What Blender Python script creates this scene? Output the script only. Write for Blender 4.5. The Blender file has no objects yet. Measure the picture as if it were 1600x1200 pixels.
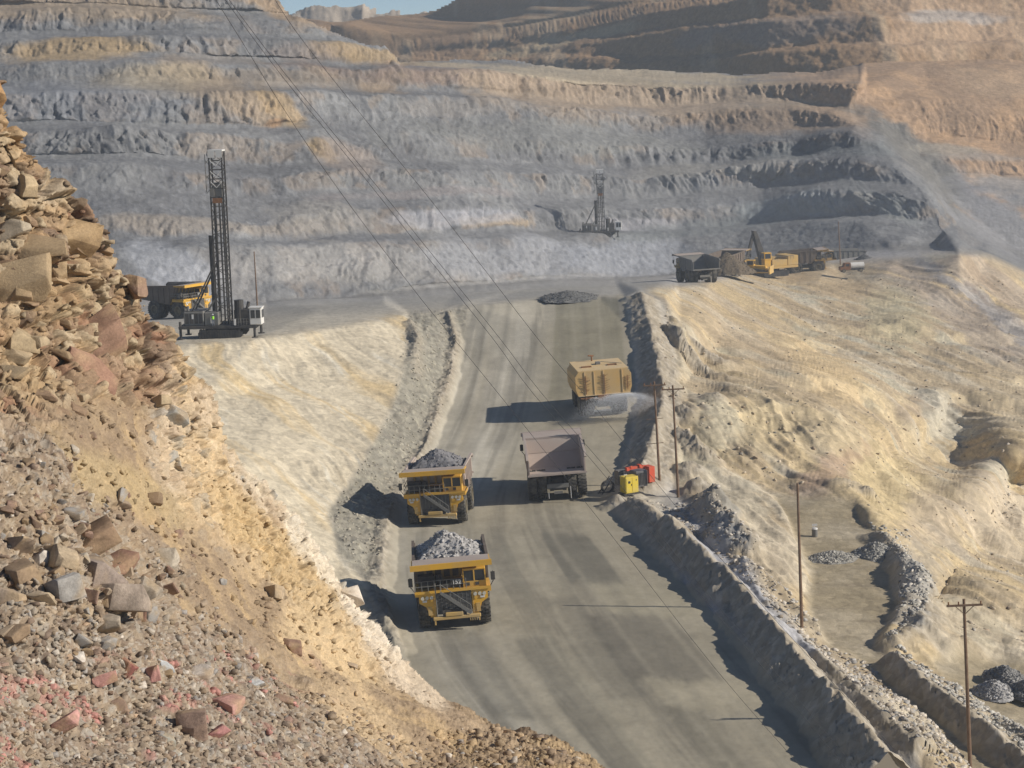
SUN_E = 4.9; SKY_E = 0.09; HAZE = 0.00026
import bpy, math, random
import numpy as np
from mathutils import Vector, Matrix, noise as mnoise
from mathutils.geometry import delaunay_2d_cdt
rnd = random.Random(7)
SC = bpy.context.scene
COL = SC.collection
PI = math.pi
# ------------------------------------------------------------------ camera
F = 3000.0; CAMZ = 50.0
PITCH = math.atan(483 / F); ROLL = math.radians(2.5)
cam_d = bpy.data.cameras.new('camera'); cam = bpy.data.objects.new('camera', cam_d); COL.objects.link(cam)
cam_d.sensor_width = 36; cam_d.lens = 36 * F / 1600; cam_d.clip_start = 0.5; cam_d.clip_end = 20000
CM = Matrix.Rotation(PI / 2 - PITCH, 4, 'X') @ Matrix.Rotation(-ROLL, 4, 'Z')
cam.matrix_world = Matrix.Translation((0, 0, CAMZ)) @ CM
SC.camera = cam
CR = np.array(CM.to_3x3())
def rays(px, py):
    """direction (a,1,b) through photo point(s): used to estimate where things stand"""
    px = np.asarray(px, float); py = np.asarray(py, float)
    d = np.stack([(px - 800) / F, (600 - py) / F, -np.ones_like(px)], -1) @ CR.T
    return d / d[..., 1:2]
def P(px, py, Y):
    r = rays(px, py); return np.array([r[0] * Y, Y, CAMZ + r[2] * Y])
def G(px, py, z):
    r = rays(px, py); return P(px, py, (z - CAMZ) / r[2])
# ------------------------------------------------------------------ noise (numpy)
def _h(ix, iy, iz, seed):
    h = (ix.astype(np.uint32) * np.uint32(374761393) + iy.astype(np.uint32) * np.uint32(668265263)
         + iz.astype(np.uint32) * np.uint32(2147483647 - 58) + np.uint32((seed * 974711 + 12345) & 0xffffffff))
    h = (h ^ (h >> np.uint32(13))) * np.uint32(1274126177)
    h ^= h >> np.uint32(16)
    h = h * np.uint32(2246822519); h ^= h >> np.uint32(15)
    return h
def _r(h): return (h & np.uint32(0xffffff)).astype(np.float32) / np.float32(0xffffff)
def vnoise(p, seed=0):
    """value noise, about -1..1"""
    f = np.floor(p); t = (p - f).astype(np.float32); i = f.astype(np.int64)
    t = t * t * t * (t * (t * 6 - 15) + 10)
    out = 0
    for dx in (0, 1):
        wx = t[..., 0] if dx else 1 - t[..., 0]
        for dy in (0, 1):
            wy = t[..., 1] if dy else 1 - t[..., 1]
            for dz in (0, 1):
                wz = t[..., 2] if dz else 1 - t[..., 2]
                out = out + wx * wy * wz * _r(_h(i[..., 0] + dx, i[..., 1] + dy, i[..., 2] + dz, seed))
    return out * 2 - 1
def fbm(p, sc, octv=4, seed=0, gain=.5, lac=2.03):
    a = 1.0; s = 0; q = p / np.asarray(sc, float); tot = 0
    for k in range(octv):
        s = s + a * vnoise(q + 17.3 * k, seed + k); tot += a; a *= gain; q = q * lac
    return s / tot * 1.5
def ridged(p, sc, octv=4, seed=0, gain=.5):
    a = 1.0; s = 0; q = p / np.asarray(sc, float); tot = 0
    for k in range(octv):
        s = s + a * (1 - 2 * np.abs(vnoise(q + 9.1 * k, seed + k))); tot += a; a *= gain; q = q * 2.1
    return s / tot
def worley(p, sc, seed=0):
    """nearest cell: edge distance, random, tilted facet height (broken rock)"""
    q = p / np.asarray(sc, float); f = np.floor(q).astype(np.int64); n = q.shape[0]
    d1 = np.full(n, 9., np.float32); d2 = np.full(n, 9., np.float32)
    rid = np.zeros(n, np.float32); fac = np.zeros(n, np.float32)
    for dx in (-1, 0, 1):
        for dy in (-1, 0, 1):
            for dz in (-1, 0, 1):
                c = f + np.array([dx, dy, dz])
                h = _h(c[:, 0], c[:, 1], c[:, 2], seed)
                r1 = _r(h); r2 = _r(h * np.uint32(747796405) ^ (h >> np.uint32(9))); r3 = _r(h * np.uint32(277803737) ^ (h >> np.uint32(11)))
                v = q - (c + np.stack([r1, r2, r3], -1) * .9 + .05)
                d = (v * v).sum(1).astype(np.float32)
                m = d < d1
                d2 = np.where(m, d1, np.minimum(d2, d)); d1 = np.where(m, d, d1)
                r4 = _r(h * np.uint32(2891336453) ^ (h >> np.uint32(7)))
                rid = np.where(m, r4, rid)
                ff = (v[:, 0] * (r2 - .5) + v[:, 1] * (r3 - .5) + v[:, 2] * (r1 - .5)) * 2.2 + (r4 - .5) * 1.2
                fac = np.where(m, ff, fac)
    return np.sqrt(d2) - np.sqrt(d1), rid, fac
# ------------------------------------------------------------------ scene helpers
def link(o, parent=None):
    COL.objects.link(o)
    if parent is not None: o.parent = parent
    return o
def tag(o, label=None, cat=None, group=None, kind=None):
    if label: o['label'] = label
    if cat: o['category'] = cat
    if group: o['group'] = group
    if kind: o['kind'] = kind
    return o
def empty(name, loc, rz=0, rot=None):
    o = bpy.data.objects.new(name, None); COL.objects.link(o)
    o.location = loc; o.rotation_euler = rot or (0, 0, rz); o.empty_display_size = .5
    return o
def copy_tree(o, parent=None):
    c = o.copy(); COL.objects.link(c)
    if parent is not None: c.parent = parent
    for ch in list(KIDS.get(o.name, [])):
        cc = copy_tree(ch, c); KIDS.setdefault(c.name, []).append(cc)
    return c
KIDS = {}
def np_mesh(name, V, Fc, mat, parent=None, col=None, smooth=False, sm_attr=None):
    """V (n,3), Fc (m,3|4) int"""
    me = bpy.data.meshes.new(name); k = Fc.shape[1]
    me.vertices.add(len(V)); me.vertices.foreach_set('co', np.ascontiguousarray(V, np.float32).ravel())
    me.loops.add(Fc.size); me.loops.foreach_set('vertex_index', np.ascontiguousarray(Fc, np.int32).ravel())
    me.polygons.add(len(Fc)); me.polygons.foreach_set('loop_start', np.arange(0, Fc.size, k, dtype=np.int32))
    try: me.polygons.foreach_set('loop_total', np.full(len(Fc), k, np.int32))
    except Exception: pass
    if smooth: me.polygons.foreach_set('use_smooth', np.ones(len(Fc), bool))
    if col is not None:
        a = me.attributes.new('Col', 'FLOAT_COLOR', 'POINT')
        c4 = np.ones((len(V), 4), np.float32); c4[:, :3] = col; a.data.foreach_set('color', c4.ravel())
    me.update(calc_edges=True); me.validate()
    me.materials.append(mat)
    o = bpy.data.objects.new(name, me); link(o, parent)
    if parent is not None: KIDS.setdefault(parent.name, []).append(o)
    return o
class MB:
    """collects shapes into ONE mesh"""
    def __init__(s): s.v = []; s.f = []
    def add(s, vs, fs, M=None):
        b = len(s.v)
        s.v += [tuple(M @ Vector(v)) if M is not None else tuple(v) for v in vs]
        s.f += [tuple(b + i for i in f) for f in fs]; return s
    def box(s, x0, x1, y0, y1, z0, z1, M=None, bev=0.0):
        if bev <= 0:
            vs = [(x, y, z) for x in (x0, x1) for y in (y0, y1) for z in (z0, z1)]
            return s.add(vs, [(0, 1, 3, 2), (4, 6, 7, 5), (0, 4, 5, 1), (2, 3, 7, 6), (0, 2, 6, 4), (1, 5, 7, 3)], M)
        b = bev
        prof = [(x0 + b, z0), (x1 - b, z0), (x1, z0 + b), (x1, z1 - b), (x1 - b, z1), (x0 + b, z1), (x0, z1 - b), (x0, z0 + b)]
        ins = [(min(max(x, x0 + b), x1 - b), min(max(z, z0 + b), z1 - b)) for x, z in prof]
        vs = [(x, y0, z) for x, z in ins] + [(x, y0 + b, z) for x, z in prof] + [(x, y1 - b, z) for x, z in prof] + [(x, y1, z) for x, z in ins]
        fs = [tuple(range(8))[::1], tuple(range(31, 23, -1))]
        for r in range(3):
            for i in range(8):
                j = (i + 1) % 8; fs.append((r * 8 + j, r * 8 + i, r * 8 + 8 + i, r * 8 + 8 + j))
        return s.add(vs, fs, M)
    def cyl(s, p0, p1, r0, r1=None, n=10, M=None):
        r1 = r0 if r1 is None else r1; p0 = Vector(p0); p1 = Vector(p1); d = (p1 - p0).normalized()
        u = d.orthogonal().normalized(); w = d.cross(u)
        vs = [p0 + (u * math.cos(a) + w * math.sin(a)) * r0 for a in [2 * PI * i / n for i in range(n)]] + \
             [p1 + (u * math.cos(a) + w * math.sin(a)) * r1 for a in [2 * PI * i / n for i in range(n)]]
        fs = [(i, (i + 1) % n, n + (i + 1) % n, n + i) for i in range(n)] + [tuple(range(n))[::-1], tuple(range(n, 2 * n))]
        return s.add(vs, fs, M)
    def bar(s, p0, p1, w, h=None, M=None):
        h = h or w; p0 = Vector(p0); p1 = Vector(p1); d = (p1 - p0).normalized()
        u = d.cross(Vector((0, 0, 1)))
        u = Vector((1, 0, 0)) if u.length < .02 else u.normalized()
        t = u.cross(d); vs = []
        for p in (p0, p1):
            for a, b in ((-1, -1), (1, -1), (1, 1), (-1, 1)): vs.append(p + u * a * w / 2 + t * b * h / 2)
        return s.add(vs, [(0, 1, 2, 3)[::-1], (4, 5, 6, 7), (0, 1, 5, 4), (1, 2, 6, 5), (2, 3, 7, 6), (3, 0, 4, 7)], M)
    def prism(s, prof, x0, x1, M=None):
        """profile in (y,z) extruded along x"""
        n = len(prof); vs = [(x0, y, z) for y, z in prof] + [(x1, y, z) for y, z in prof]
        return s.add(vs, [(i, (i + 1) % n, n + (i + 1) % n, n + i) for i in range(n)] + [tuple(range(n))[::-1], tuple(range(n, 2 * n))], M)
    def prismy(s, prof, y0, y1, M=None):
        n = len(prof); vs = [(x, y0, z) for x, z in prof] + [(x, y1, z) for x, z in prof]
        return s.add(vs, [(i, (i + 1) % n, n + (i + 1) % n, n + i) for i in range(n)] + [tuple(range(n))[::-1], tuple(range(n, 2 * n))], M)
    def lathe(s, prof, n=24, M=None):
        """profile (r, x) revolved around the x axis"""
        vs = []; m = len(prof)
        for i in range(n):
            a = 2 * PI * i / n
            for r, x in prof: vs.append((x, r * math.cos(a), r * math.sin(a)))
        fs = []
        for i in range(n):
            j = (i + 1) % n
            for k in range(m - 1): fs.append((i * m + k, i * m + k + 1, j * m + k + 1, j * m + k))
        return s.add(vs, fs, M)
    def tube(s, pts, r, n=6):
        pts = [Vector(p) for p in pts]; vs = []
        for i, p in enumerate(pts):
            d = (pts[min(i + 1, len(pts) - 1)] - pts[max(i - 1, 0)]).normalized()
            u = d.orthogonal().normalized() if i == 0 else (u - d * u.dot(d)).normalized()
            w = d.cross(u)
            vs += [p + (u * math.cos(2 * PI * k / n) + w * math.sin(2 * PI * k / n)) * r for k in range(n)]
        fs = [(i * n + k, i * n + (k + 1) % n, (i + 1) * n + (k + 1) % n, (i + 1) * n + k) for i in range(len(pts) - 1) for k in range(n)]
        return s.add(vs, fs)
    def build(s, name, mat, parent=None, smooth=False):
        me = bpy.data.meshes.new(name); me.from_pydata([tuple(v) for v in s.v], [], s.f); me.validate()
        import bmesh
        bm = bmesh.new(); bm.from_mesh(me); bmesh.ops.recalc_face_normals(bm, faces=bm.faces); bm.to_mesh(me); bm.free()
        if smooth:
            me.polygons.foreach_set('use_smooth', [True] * len(me.polygons)); me.set_sharp_from_angle(angle=math.radians(38))
        me.materials.append(mat); me.update()
        o = bpy.data.objects.new(name, me); link(o, parent)
        if parent is not None: KIDS.setdefault(parent.name, []).append(o)
        return o
# ------------------------------------------------------------------ materials
def new_mat(name):
    m = bpy.data.materials.new(name); m.use_nodes = True; nt = m.node_tree; b = nt.nodes['Principled BSDF']
    return m, nt, b
def paint(name, c, c2=None, rough=.6, scale=1.2, metal=0.0, dirt=.5, bump=0.02, spec=.3):
    """painted or bare metal under a film of road dust"""
    m, nt, b = new_mat(name); N = nt.nodes; L = nt.links
    tc = N.new('ShaderNodeTexCoord'); n1 = N.new('ShaderNodeTexNoise'); n1.inputs['Scale'].default_value = scale; n1.inputs['Detail'].default_value = 8
    n1.inputs['Roughness'].default_value = .65
    L.new(tc.outputs['Object'], n1.inputs['Vector'])
    rp = N.new('ShaderNodeValToRGB'); rp.color_ramp.elements[0].position = .38; rp.color_ramp.elements[1].position = .68
    L.new(n1.outputs['Fac'], rp.inputs['Fac'])
    mx = N.new('ShaderNodeMix'); mx.data_type = 'RGBA'
    mx.inputs['A'].default_value = (*c, 1); mx.inputs['B'].default_value = (*(c2 or [.33, .29, .22]), 1)
    mu = N.new('ShaderNodeMath'); mu.operation = 'MULTIPLY'; mu.inputs[1].default_value = dirt
    L.new(rp.outputs['Color'], mu.inputs[0]); L.new(mu.outputs[0], mx.inputs['Factor']); L.new(mx.outputs['Result'], b.inputs['Base Color'])
    b.inputs['Roughness'].default_value = rough; b.inputs['Metallic'].default_value = metal; b.inputs['Specular IOR Level'].default_value = spec
    bp = N.new('ShaderNodeBump'); bp.inputs['Strength'].default_value = .4; bp.inputs['Distance'].default_value = bump
    L.new(n1.outputs['Fac'], bp.inputs['Height']); L.new(bp.outputs['Normal'], b.inputs['Normal'])
    return m
def earth(name, bump_scale=3.0, bump=0.06, var=.25, vscale=.35, speck=.0):
    """ground: regional colour from the mesh, varied with fine procedural noise and stones"""
    m, nt, b = new_mat(name); N = nt.nodes; L = nt.links
    at = N.new('ShaderNodeAttribute'); at.attribute_name = 'Col'
    tc = N.new('ShaderNodeTexCoord')
    n1 = N.new('ShaderNodeTexNoise'); n1.inputs['Scale'].default_value = bump_scale; n1.inputs['Detail'].default_value = 9; n1.inputs['Roughness'].default_value = .7
    n2 = N.new('ShaderNodeTexVoronoi'); n2.inputs['Scale'].default_value = bump_scale * .8
    for n in (n1, n2): L.new(tc.outputs['Object'], n.inputs['Vector'])
    mr = N.new('ShaderNodeMapRange'); mr.inputs['From Min'].default_value = .3; mr.inputs['From Max'].default_value = .7
    mr.inputs['To Min'].default_value = 1 - var; mr.inputs['To Max'].default_value = 1 + var
    L.new(n1.outputs['Fac'], mr.inputs['Value'])
    mr2 = N.new('ShaderNodeMapRange'); mr2.inputs['To Min'].default_value = 1 - speck; mr2.inputs['To Max'].default_value = 1 + speck
    L.new(n2.outputs['Color'], mr2.inputs['Value'])
    mm = N.new('ShaderNodeMath'); mm.operation = 'MULTIPLY'; L.new(mr.outputs[0], mm.inputs[0]); L.new(mr2.outputs[0], mm.inputs[1])
    vm = N.new('ShaderNodeVectorMath'); vm.operation = 'SCALE'
    L.new(at.outputs['Color'], vm.inputs[0]); L.new(mm.outputs[0], vm.inputs['Scale']); L.new(vm.outputs[0], b.inputs['Base Color'])
    b.inputs['Roughness'].default_value = .95; b.inputs['Specular IOR Level'].default_value = .15
    bp = N.new('ShaderNodeBump'); bp.inputs['Strength'].default_value = .8; bp.inputs['Distance'].default_value = bump
    L.new(n1.outputs['Fac'], bp.inputs['Height']); L.new(bp.outputs['Normal'], b.inputs['Normal'])
    return m
# ================================================================== TERRAIN
def in_poly(px, py, poly):
    x = px; y = py; ins = np.zeros(px.shape, bool); n = len(poly)
    for i in range(n):
        x1, y1 = poly[i]; x2, y2 = poly[(i + 1) % n]
        if y1 == y2: continue
        c = ((y1 > y) != (y2 > y)) & (x < (x2 - x1) * (y - y1) / (y2 - y1) + x1)
        ins ^= c
    return ins
def blur(a, k, it=2):
    if k < 1: return a
    for _ in range(it):
        for ax in (0, 1):
            pad = [(0, 0)] * a.ndim; pad[ax] = (k, k)
            c = np.cumsum(np.pad(a, pad, mode='edge').astype(np.float64), axis=ax)
            z = np.zeros_like(np.take(c, [0], axis=ax)); c = np.concatenate([z, c], axis=ax)
            n = a.shape[ax]
            a = (np.take(c, range(2 * k + 1, 2 * k + 1 + n), axis=ax) - np.take(c, range(0, n), axis=ax)) / (2 * k + 1)
    return a
class Sheet:
    """a triangulated survey of 3D ground points (breaklines and spot heights) resampled to a fine mesh"""
    def __init__(s, x0, x1, y0, y1, step):
        s.xs = np.arange(x0, x1 + step, step); s.ys = np.arange(y0, y1 + step, step); s.step = step
        s.PX, s.PY = np.meshgrid(s.xs, s.ys); s.R = rays(s.PX, s.PY)
        s.pts = []; s.w = []; s.edges = []
    def wz(s, px, py, z): return rays(px, py)[2] / (z - CAMZ)
    def line(s, L, closed=False):
        """L: (px,py,('z'|'Y'),v)"""
        k0 = None
        for (x, y, kind, v) in L:
            w = 1.0 / v if kind == 'Y' else s.wz(x, y, v)
            s.pts.append((x, y)); s.w.append(float(w)); k = len(s.pts) - 1
            if k0 is not None: s.edges.append((k0, k))
            k0 = k
    def zline(s, L): s.line([(x, y, 'z', z) for x, y, z in L])
    def yline(s, L, Yf, off, seg=110):
        out = []
        for (xa, ya), (xb, yb) in zip(L[:-1], L[1:]):
            n = max(1, int(abs(xb - xa) / seg))
            for i in range(n):
                t = i / n; x = xa + (xb - xa) * t; out.append((x, ya + (yb - ya) * t, 'Y', Yf(x) + off))
        out.append((L[-1][0], L[-1][1], 'Y', Yf(L[-1][0]) + off)); s.line(out)
    def spots(s, L):
        for x, y, z in L: s.line([(x, y, 'z', z)])
    def solve(s):
        vs, es, fs, ov, oe, of = delaunay_2d_cdt([Vector(p) for p in s.pts], s.edges, [], 0, 1e-4)
        V = np.array([tuple(v) for v in vs]); pts = np.array(s.pts); w = np.array(s.w); Wv = np.zeros(len(V))
        for i, o in enumerate(ov):
            if o: Wv[i] = w[o[0]]
            else:
                d = ((pts - V[i]) ** 2).sum(1); k = np.argsort(d)[:2]; Wv[i] = (w[k] / (d[k] + 1)).sum() / (1 / (d[k] + 1)).sum()
        W = np.full(s.PX.shape, np.nan)
        for f in fs:
            a, b, c = V[f[0]], V[f[1]], V[f[2]]
            x0 = min(a[0], b[0], c[0]); x1 = max(a[0], b[0], c[0]); y0 = min(a[1], b[1], c[1]); y1 = max(a[1], b[1], c[1])
            i0 = max(0, int((x0 - s.xs[0]) / s.step)); i1 = min(len(s.xs), int((x1 - s.xs[0]) / s.step) + 2)
            j0 = max(0, int((y0 - s.ys[0]) / s.step)); j1 = min(len(s.ys), int((y1 - s.ys[0]) / s.step) + 2)
            if i1 <= i0 or j1 <= j0: continue
            X = s.PX[j0:j1, i0:i1]; Y = s.PY[j0:j1, i0:i1]
            det = (b[1] - c[1]) * (a[0] - c[0]) + (c[0] - b[0]) * (a[1] - c[1])
            if abs(det) < 1e-9: continue
            l1 = ((b[1] - c[1]) * (X - c[0]) + (c[0] - b[0]) * (Y - c[1])) / det
            l2 = ((c[1] - a[1]) * (X - c[0]) + (a[0] - c[0]) * (Y - c[1])) / det
            l3 = 1 - l1 - l2; m = (l1 > -1e-6) & (l2 > -1e-6) & (l3 > -1e-6)
            W[j0:j1, i0:i1][m] = (l1 * Wv[f[0]] + l2 * Wv[f[1]] + l3 * Wv[f[2]])[m]
        for _ in range(60):
            bad = np.isnan(W)
            if not bad.any(): break
            for dj, di in ((0, 1), (0, -1), (1, 0), (-1, 0)):
                R_ = np.pad(W, 1, mode='edge')[1 - dj:1 - dj + W.shape[0], 1 - di:1 - di + W.shape[1]]; m = bad & ~np.isnan(R_); W[m] = R_[m]; bad = np.isnan(W)
        s.W = np.nan_to_num(W, nan=float(np.nanmedian(W)))
    def pos(s):
        p = s.R / s.W[..., None]; p[..., 2] += CAMZ; return p
    def at(s, px, py):
        i = int(round((px - s.xs[0]) / s.step)); j = int(round((py - s.ys[0]) / s.step)); r = rays(px, py)
        w = s.W[j, i]; return np.array([r[0] / w, 1 / w, CAMZ + r[2] / w])
def normals(p):
    dx = np.gradient(p, axis=1); dy = np.gradient(p, axis=0); n = np.cross(dy, dx)
    n /= np.linalg.norm(n, axis=-1, keepdims=True) + 1e-9
    m = (n * (p - np.array([0, 0, CAMZ]))).sum(-1) > 0; n[m] *= -1
    return n
def sstep(a, b, x): t = np.clip((x - a) / (b - a), 0, 1); return t * t * (3 - 2 * t)
def lerp(a, b, t): return a + (b - a) * t[..., None]
def grid_faces(ny, nx, keep=None):
    a = np.arange(ny * nx).reshape(ny, nx)
    f = np.stack([a[:-1, :-1], a[1:, :-1], a[1:, 1:], a[:-1, 1:]], -1)
    return f if keep is None else f
def emit(name, p, f, keep, mat, col, smooth=False, kind='structure'):
    """mesh of the kept faces only"""
    F_ = f[keep]; used = np.unique(F_); mp = np.zeros(p.shape[0] * p.shape[1], np.int64); mp[used] = np.arange(len(used))
    o = np_mesh(name, p.reshape(-1, 3)[used], mp[F_], mat, None, col.reshape(-1, 3)[used], smooth)
    tag(o, kind=kind); return o
def patches(px, py, q, col, L):
    for (cx, cy, rx, ry, ang, c, st) in L:
        a = math.radians(ang); u = ((px - cx) * math.cos(a) + (py - cy) * math.sin(a)) / rx; v = (-(px - cx) * math.sin(a) + (py - cy) * math.cos(a)) / ry
        m = (np.abs(u) < 2) & (np.abs(v) < 2)
        if not m.any(): continue
        d = np.sqrt(u[m] ** 2 + v[m] ** 2) + q[m] * .55
        col[m] = lerp(col[m], np.array(c), sstep(1.15, .55, d) * st)
    return col
def ridge_dz(p, line, hs, hw, jag=.25, seed=3, pw=1.0, flat=.12):
    """windrow of dumped rock along a ground line; line (n,2) world, hs heights"""
    sh = p.shape[:2]; q = p.reshape(-1, 3); L = np.asarray(line, float)[:, :2]; hs = np.asarray(hs, float)
    lo = L.min(0) - hw * 2.2; hi = L.max(0) + hw * 2.2
    m = ((q[:, :2] > lo) & (q[:, :2] < hi)).all(1); r = q[m][:, :2]
    best = np.full(len(r), 1e9); hh = np.zeros(len(r))
    for i in range(len(L) - 1):
        a, b = L[i], L[i + 1]; ab = b - a; t = np.clip(((r - a) @ ab) / (ab @ ab), 0, 1)
        d = np.linalg.norm(r - (a + t[:, None] * ab), axis=1); k = d < best
        best = np.where(k, d, best); hh = np.where(k, hs[i] + (hs[i + 1] - hs[i]) * t, hh)
    r3 = np.c_[r, np.zeros(len(r))]
    n1 = fbm(r3, 3.4, 3, seed); n2 = fbm(r3, 1.3, 3, seed + 5)
    d = best / hw / (1 + .18 * n1) + .08 * n2
    prof = np.clip((1 - d) / (1 - flat), 0, 1) ** pw
    out = np.zeros(len(q)); out[m] = prof * hh * (1 + jag * n1 + jag * .5 * n2); return out.reshape(sh)
ip = lambda xs, ys: (lambda x: float(np.interp(x, xs, ys)))
C_GREY = (.205, .20, .197); C_LGREY = (.36, .355, .36); C_OCH = (.46, .32, .165); C_OB = (.40, .25, .14); C_BR = (.30, .215, .14)
C_CREAM = (.62, .53, .38); C_TAN = (.44, .35, .225); C_ROAD = (.225, .205, .165)
# ------------------------------------------------------------------ sheet A : pit wall, pad, road, right hand slopes
A = Sheet(-68, 1656, -68, 1236, 1.7)
bY = ip([-70, 150, 300, 420, 520, 620, 700, 780, 850, 950, 1060, 1200, 1345, 1500, 1660], [415, 422, 432, 446, 463, 482, 500, 520, 537, 553, 565, 570, 548, 525, 520])
WALL = [
 (0, [(-70, 500), (200, 486), (420, 471), (600, 462), (720, 452), (850, 441), (960, 437), (1060, 429), (1150, 407), (1240, 396), (1400, 392), (1470, 390)]),
 (22, [(-70, 405), (170, 398), (300, 386), (430, 378), (520, 375), (700, 380), (850, 372), (940, 362), (1060, 362), (1150, 350), (1250, 348), (1350, 352), (1430, 362), (1462, 380)]),
 (34, [(-70, 385), (170, 378), (300, 372), (430, 370), (560, 366), (700, 368), (850, 362), (940, 356), (1060, 350), (1150, 341), (1250, 338), (1350, 340), (1430, 344), (1475, 356)]),
 (41, [(-70, 345), (170, 340), (250, 335), (450, 332), (560, 322), (650, 325), (800, 330), (940, 322), (1060, 316), (1180, 310), (1300, 300), (1400, 298), (1450, 312), (1468, 335)]),
 (56, [(-70, 305), (170, 300), (250, 298), (450, 296), (560, 296), (650, 292), (800, 298), (900, 300), (1060, 296), (1200, 290), (1300, 287), (1400, 285), (1436, 288)]),
 (62, [(-70, 272), (170, 270), (300, 270), (450, 269), (560, 263), (650, 262), (800, 270), (1000, 268), (1100, 262), (1250, 256), (1350, 252), (1405, 262)]),
 (76, [(-70, 258), (170, 258), (300, 256), (450, 258), (560, 252), (650, 250), (800, 256), (1000, 254), (1100, 248), (1250, 240), (1350, 234), (1386, 242)]),
 (82, [(-70, 212), (170, 208), (300, 210), (450, 226), (600, 228), (800, 225), (1000, 222), (1100, 220), (1250, 212), (1330, 205), (1362, 222)]),
 (96, [(-70, 205), (170, 203), (300, 202), (400, 204), (480, 198), (650, 192), (800, 192), (1000, 197), (1100, 200), (1250, 198), (1338, 196)]),
 (102, [(-70, 152), (170, 150), (400, 148), (640, 146), (800, 161), (1000, 168), (1100, 167), (1230, 166), (1300, 171), (1332, 184)]),
 (117, [(-70, 140), (170, 138), (400, 140), (560, 140), (800, 151), (1000, 158), (1100, 158), (1230, 158), (1330, 165)]),
 (124, [(-70, 108), (170, 106), (400, 108), (520, 108), (620, 107), (800, 113), (1000, 126), (1150, 131), (1300, 127), (1345, 130)])]
for off, L in WALL: A.yline(L, bY, off)
for off, L in [(134, [(-70, 98), (170, 98), (300, 100), (500, 102), (606, 103)]), (140, [(-70, 66), (170, 66), (300, 68), (430, 68), (520, 74), (590, 78), (614, 92)]),
               (150, [(-70, 60), (170, 60), (300, 62), (430, 62), (510, 66)]), (157, [(-70, 24), (170, 22), (280, 30), (460, 38), (510, 56)]),
               (170, [(-70, 18), (170, 16), (280, 22), (445, 28)]), (180, [(-70, -70), (170, -70), (430, -70)])]:
    A.yline(L, bY, off)
A.yline([(626, 98), (800, 96), (900, 106), (1000, 112), (1150, 118), (1270, 113), (1340, 104)], bY, 200)
for q in [(520, -40), (640, 40), (800, 40), (1000, 60), (1200, 60), (1340, 60), (1500, 60), (1660, 60), (640, -70), (1660, -70)]:
    A.line([(q[0], q[1], 'Y', bY(q[0]) + 210)])
# beyond the ridge on the right
RR = ip([1340, 1500, 1660], [0, 0, 0])
A.line([(1350, 100, 'Y', 745), (1440, 98, 'Y', 748), (1660, 96, 'Y', 752)])
A.line([(1352, 136, 'Y', 684), (1450, 140, 'Y', 700), (1660, 142, 'Y', 715)])
A.line([(1362, 160, 'Y', 676), (1500, 158, 'Y', 690), (1660, 160, 'Y', 700)])
A.line([(1372, 176, 'Y', 668), (1440, 182, 'Y', 680), (1530, 184, 'Y', 682), (1660, 186, 'Y', 690)])
A.line([(1408, 214, 'Y', 662), (1450, 216, 'Y', 673), (1530, 224, 'Y', 677), (1660, 226, 'Y', 685)])
A.line([(1432, 246, 'Y', 652), (1530, 250, 'Y', 658), (1660, 252, 'Y', 664)])
A.line([(1462, 276, 'Y', 646), (1550, 280, 'Y', 655), (1660, 282, 'Y', 660)])
A.line([(1484, 300, 'Y', 632), (1600, 300, 'Y', 638), (1660, 300, 'Y', 642)])
A.line([(1524, 340, 'Y', 616), (1660, 345, 'Y', 622)])
A.line([(1570, 378, 'Y', 606), (1660, 400, 'Y', 606)])
# ridge that runs down to the right, in front of it
A.line([(1345, 188, 'Y', 655), (1378, 215, 'Y', 642), (1412, 250, 'Y', 625), (1446, 282, 'Y', 608), (1470, 318, 'Y', 595), (1496, 350, 'Y', 585), (1540, 380, 'Y', 578), (1600, 414, 'Y', 572), (1660, 452, 'Y', 562)])
# ---- floor of the pit, pad, road (spot heights in metres)
A.zline([(998, 452, 10.3), (1020, 450, 9.5), (1060, 448, 4), (1110, 441, 0), (1160, 427, -4), (1200, 413, -6), (1240, 406, -6), (1300, 412, -5.4), (1400, 404, -3.5), (1500, 396, -1.8), (1545, 400, -4.8), (1600, 424, -10.4), (1660, 458, -17)])
A.zline([(640, 490, 11), (690, 482, 10.6), (735, 478, 10.2)])
A.zline([(-70, 545, 13), (100, 540, 13), (280, 540, 13.5), (400, 529, 13.2), (520, 512, 12.2), (640, 490, 11)])
A.spots([(300, 505, 11.5), (200, 505, 10), (500, 482, 9.5), (-70, 520, 10), (600, 473, 9.6), (730, 470, 9.2), (850, 466, 9.2), (930, 460, 9.6)])
A.zline([(640, 490, 11), (636, 560, 9), (612, 640, 5.6), (560, 735, 3.8), (512, 800, 2.8), (530, 865, 2.4), (575, 910, 1.6), (600, 960, 1.2), (630, 1030, .8)])
A.zline([(735, 478, 10.2), (722, 510, 8.8), (712, 560, 6.2), (690, 640, 3), (658, 705, 1.4), (628, 765, .4), (607, 830, 0), (598, 890, 0), (608, 960, 0), (640, 1040, 0), (700, 1120, 0), (800, 1220, 0), (800, 1240, 0)])
A.zline([(975, 464, 10.2), (982, 510, 8.8), (990, 560, 6.2), (992, 600, 4.2), (985, 680, 1.8), (970, 740, .5), (955, 792, 0), (992, 835, 0), (1058, 900, 0), (1134, 978, 0), (1220, 1075, 0), (1330, 1205, 0), (1358, 1240, 0)])
A.spots([(850, 510, 9), (850, 560, 6.3), (850, 600, 4.3), (830, 640, 3.0), (830, 680, 1.8), (830, 740, .5), (800, 800, 0), (500, 1240, 0), (-70, 1240, 0), (-70, 760, 6), (300, 760, 8), (-70, 640, 10), (300, 640, 9.5), (420, 700, 7), (430, 600, 9)])
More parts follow.
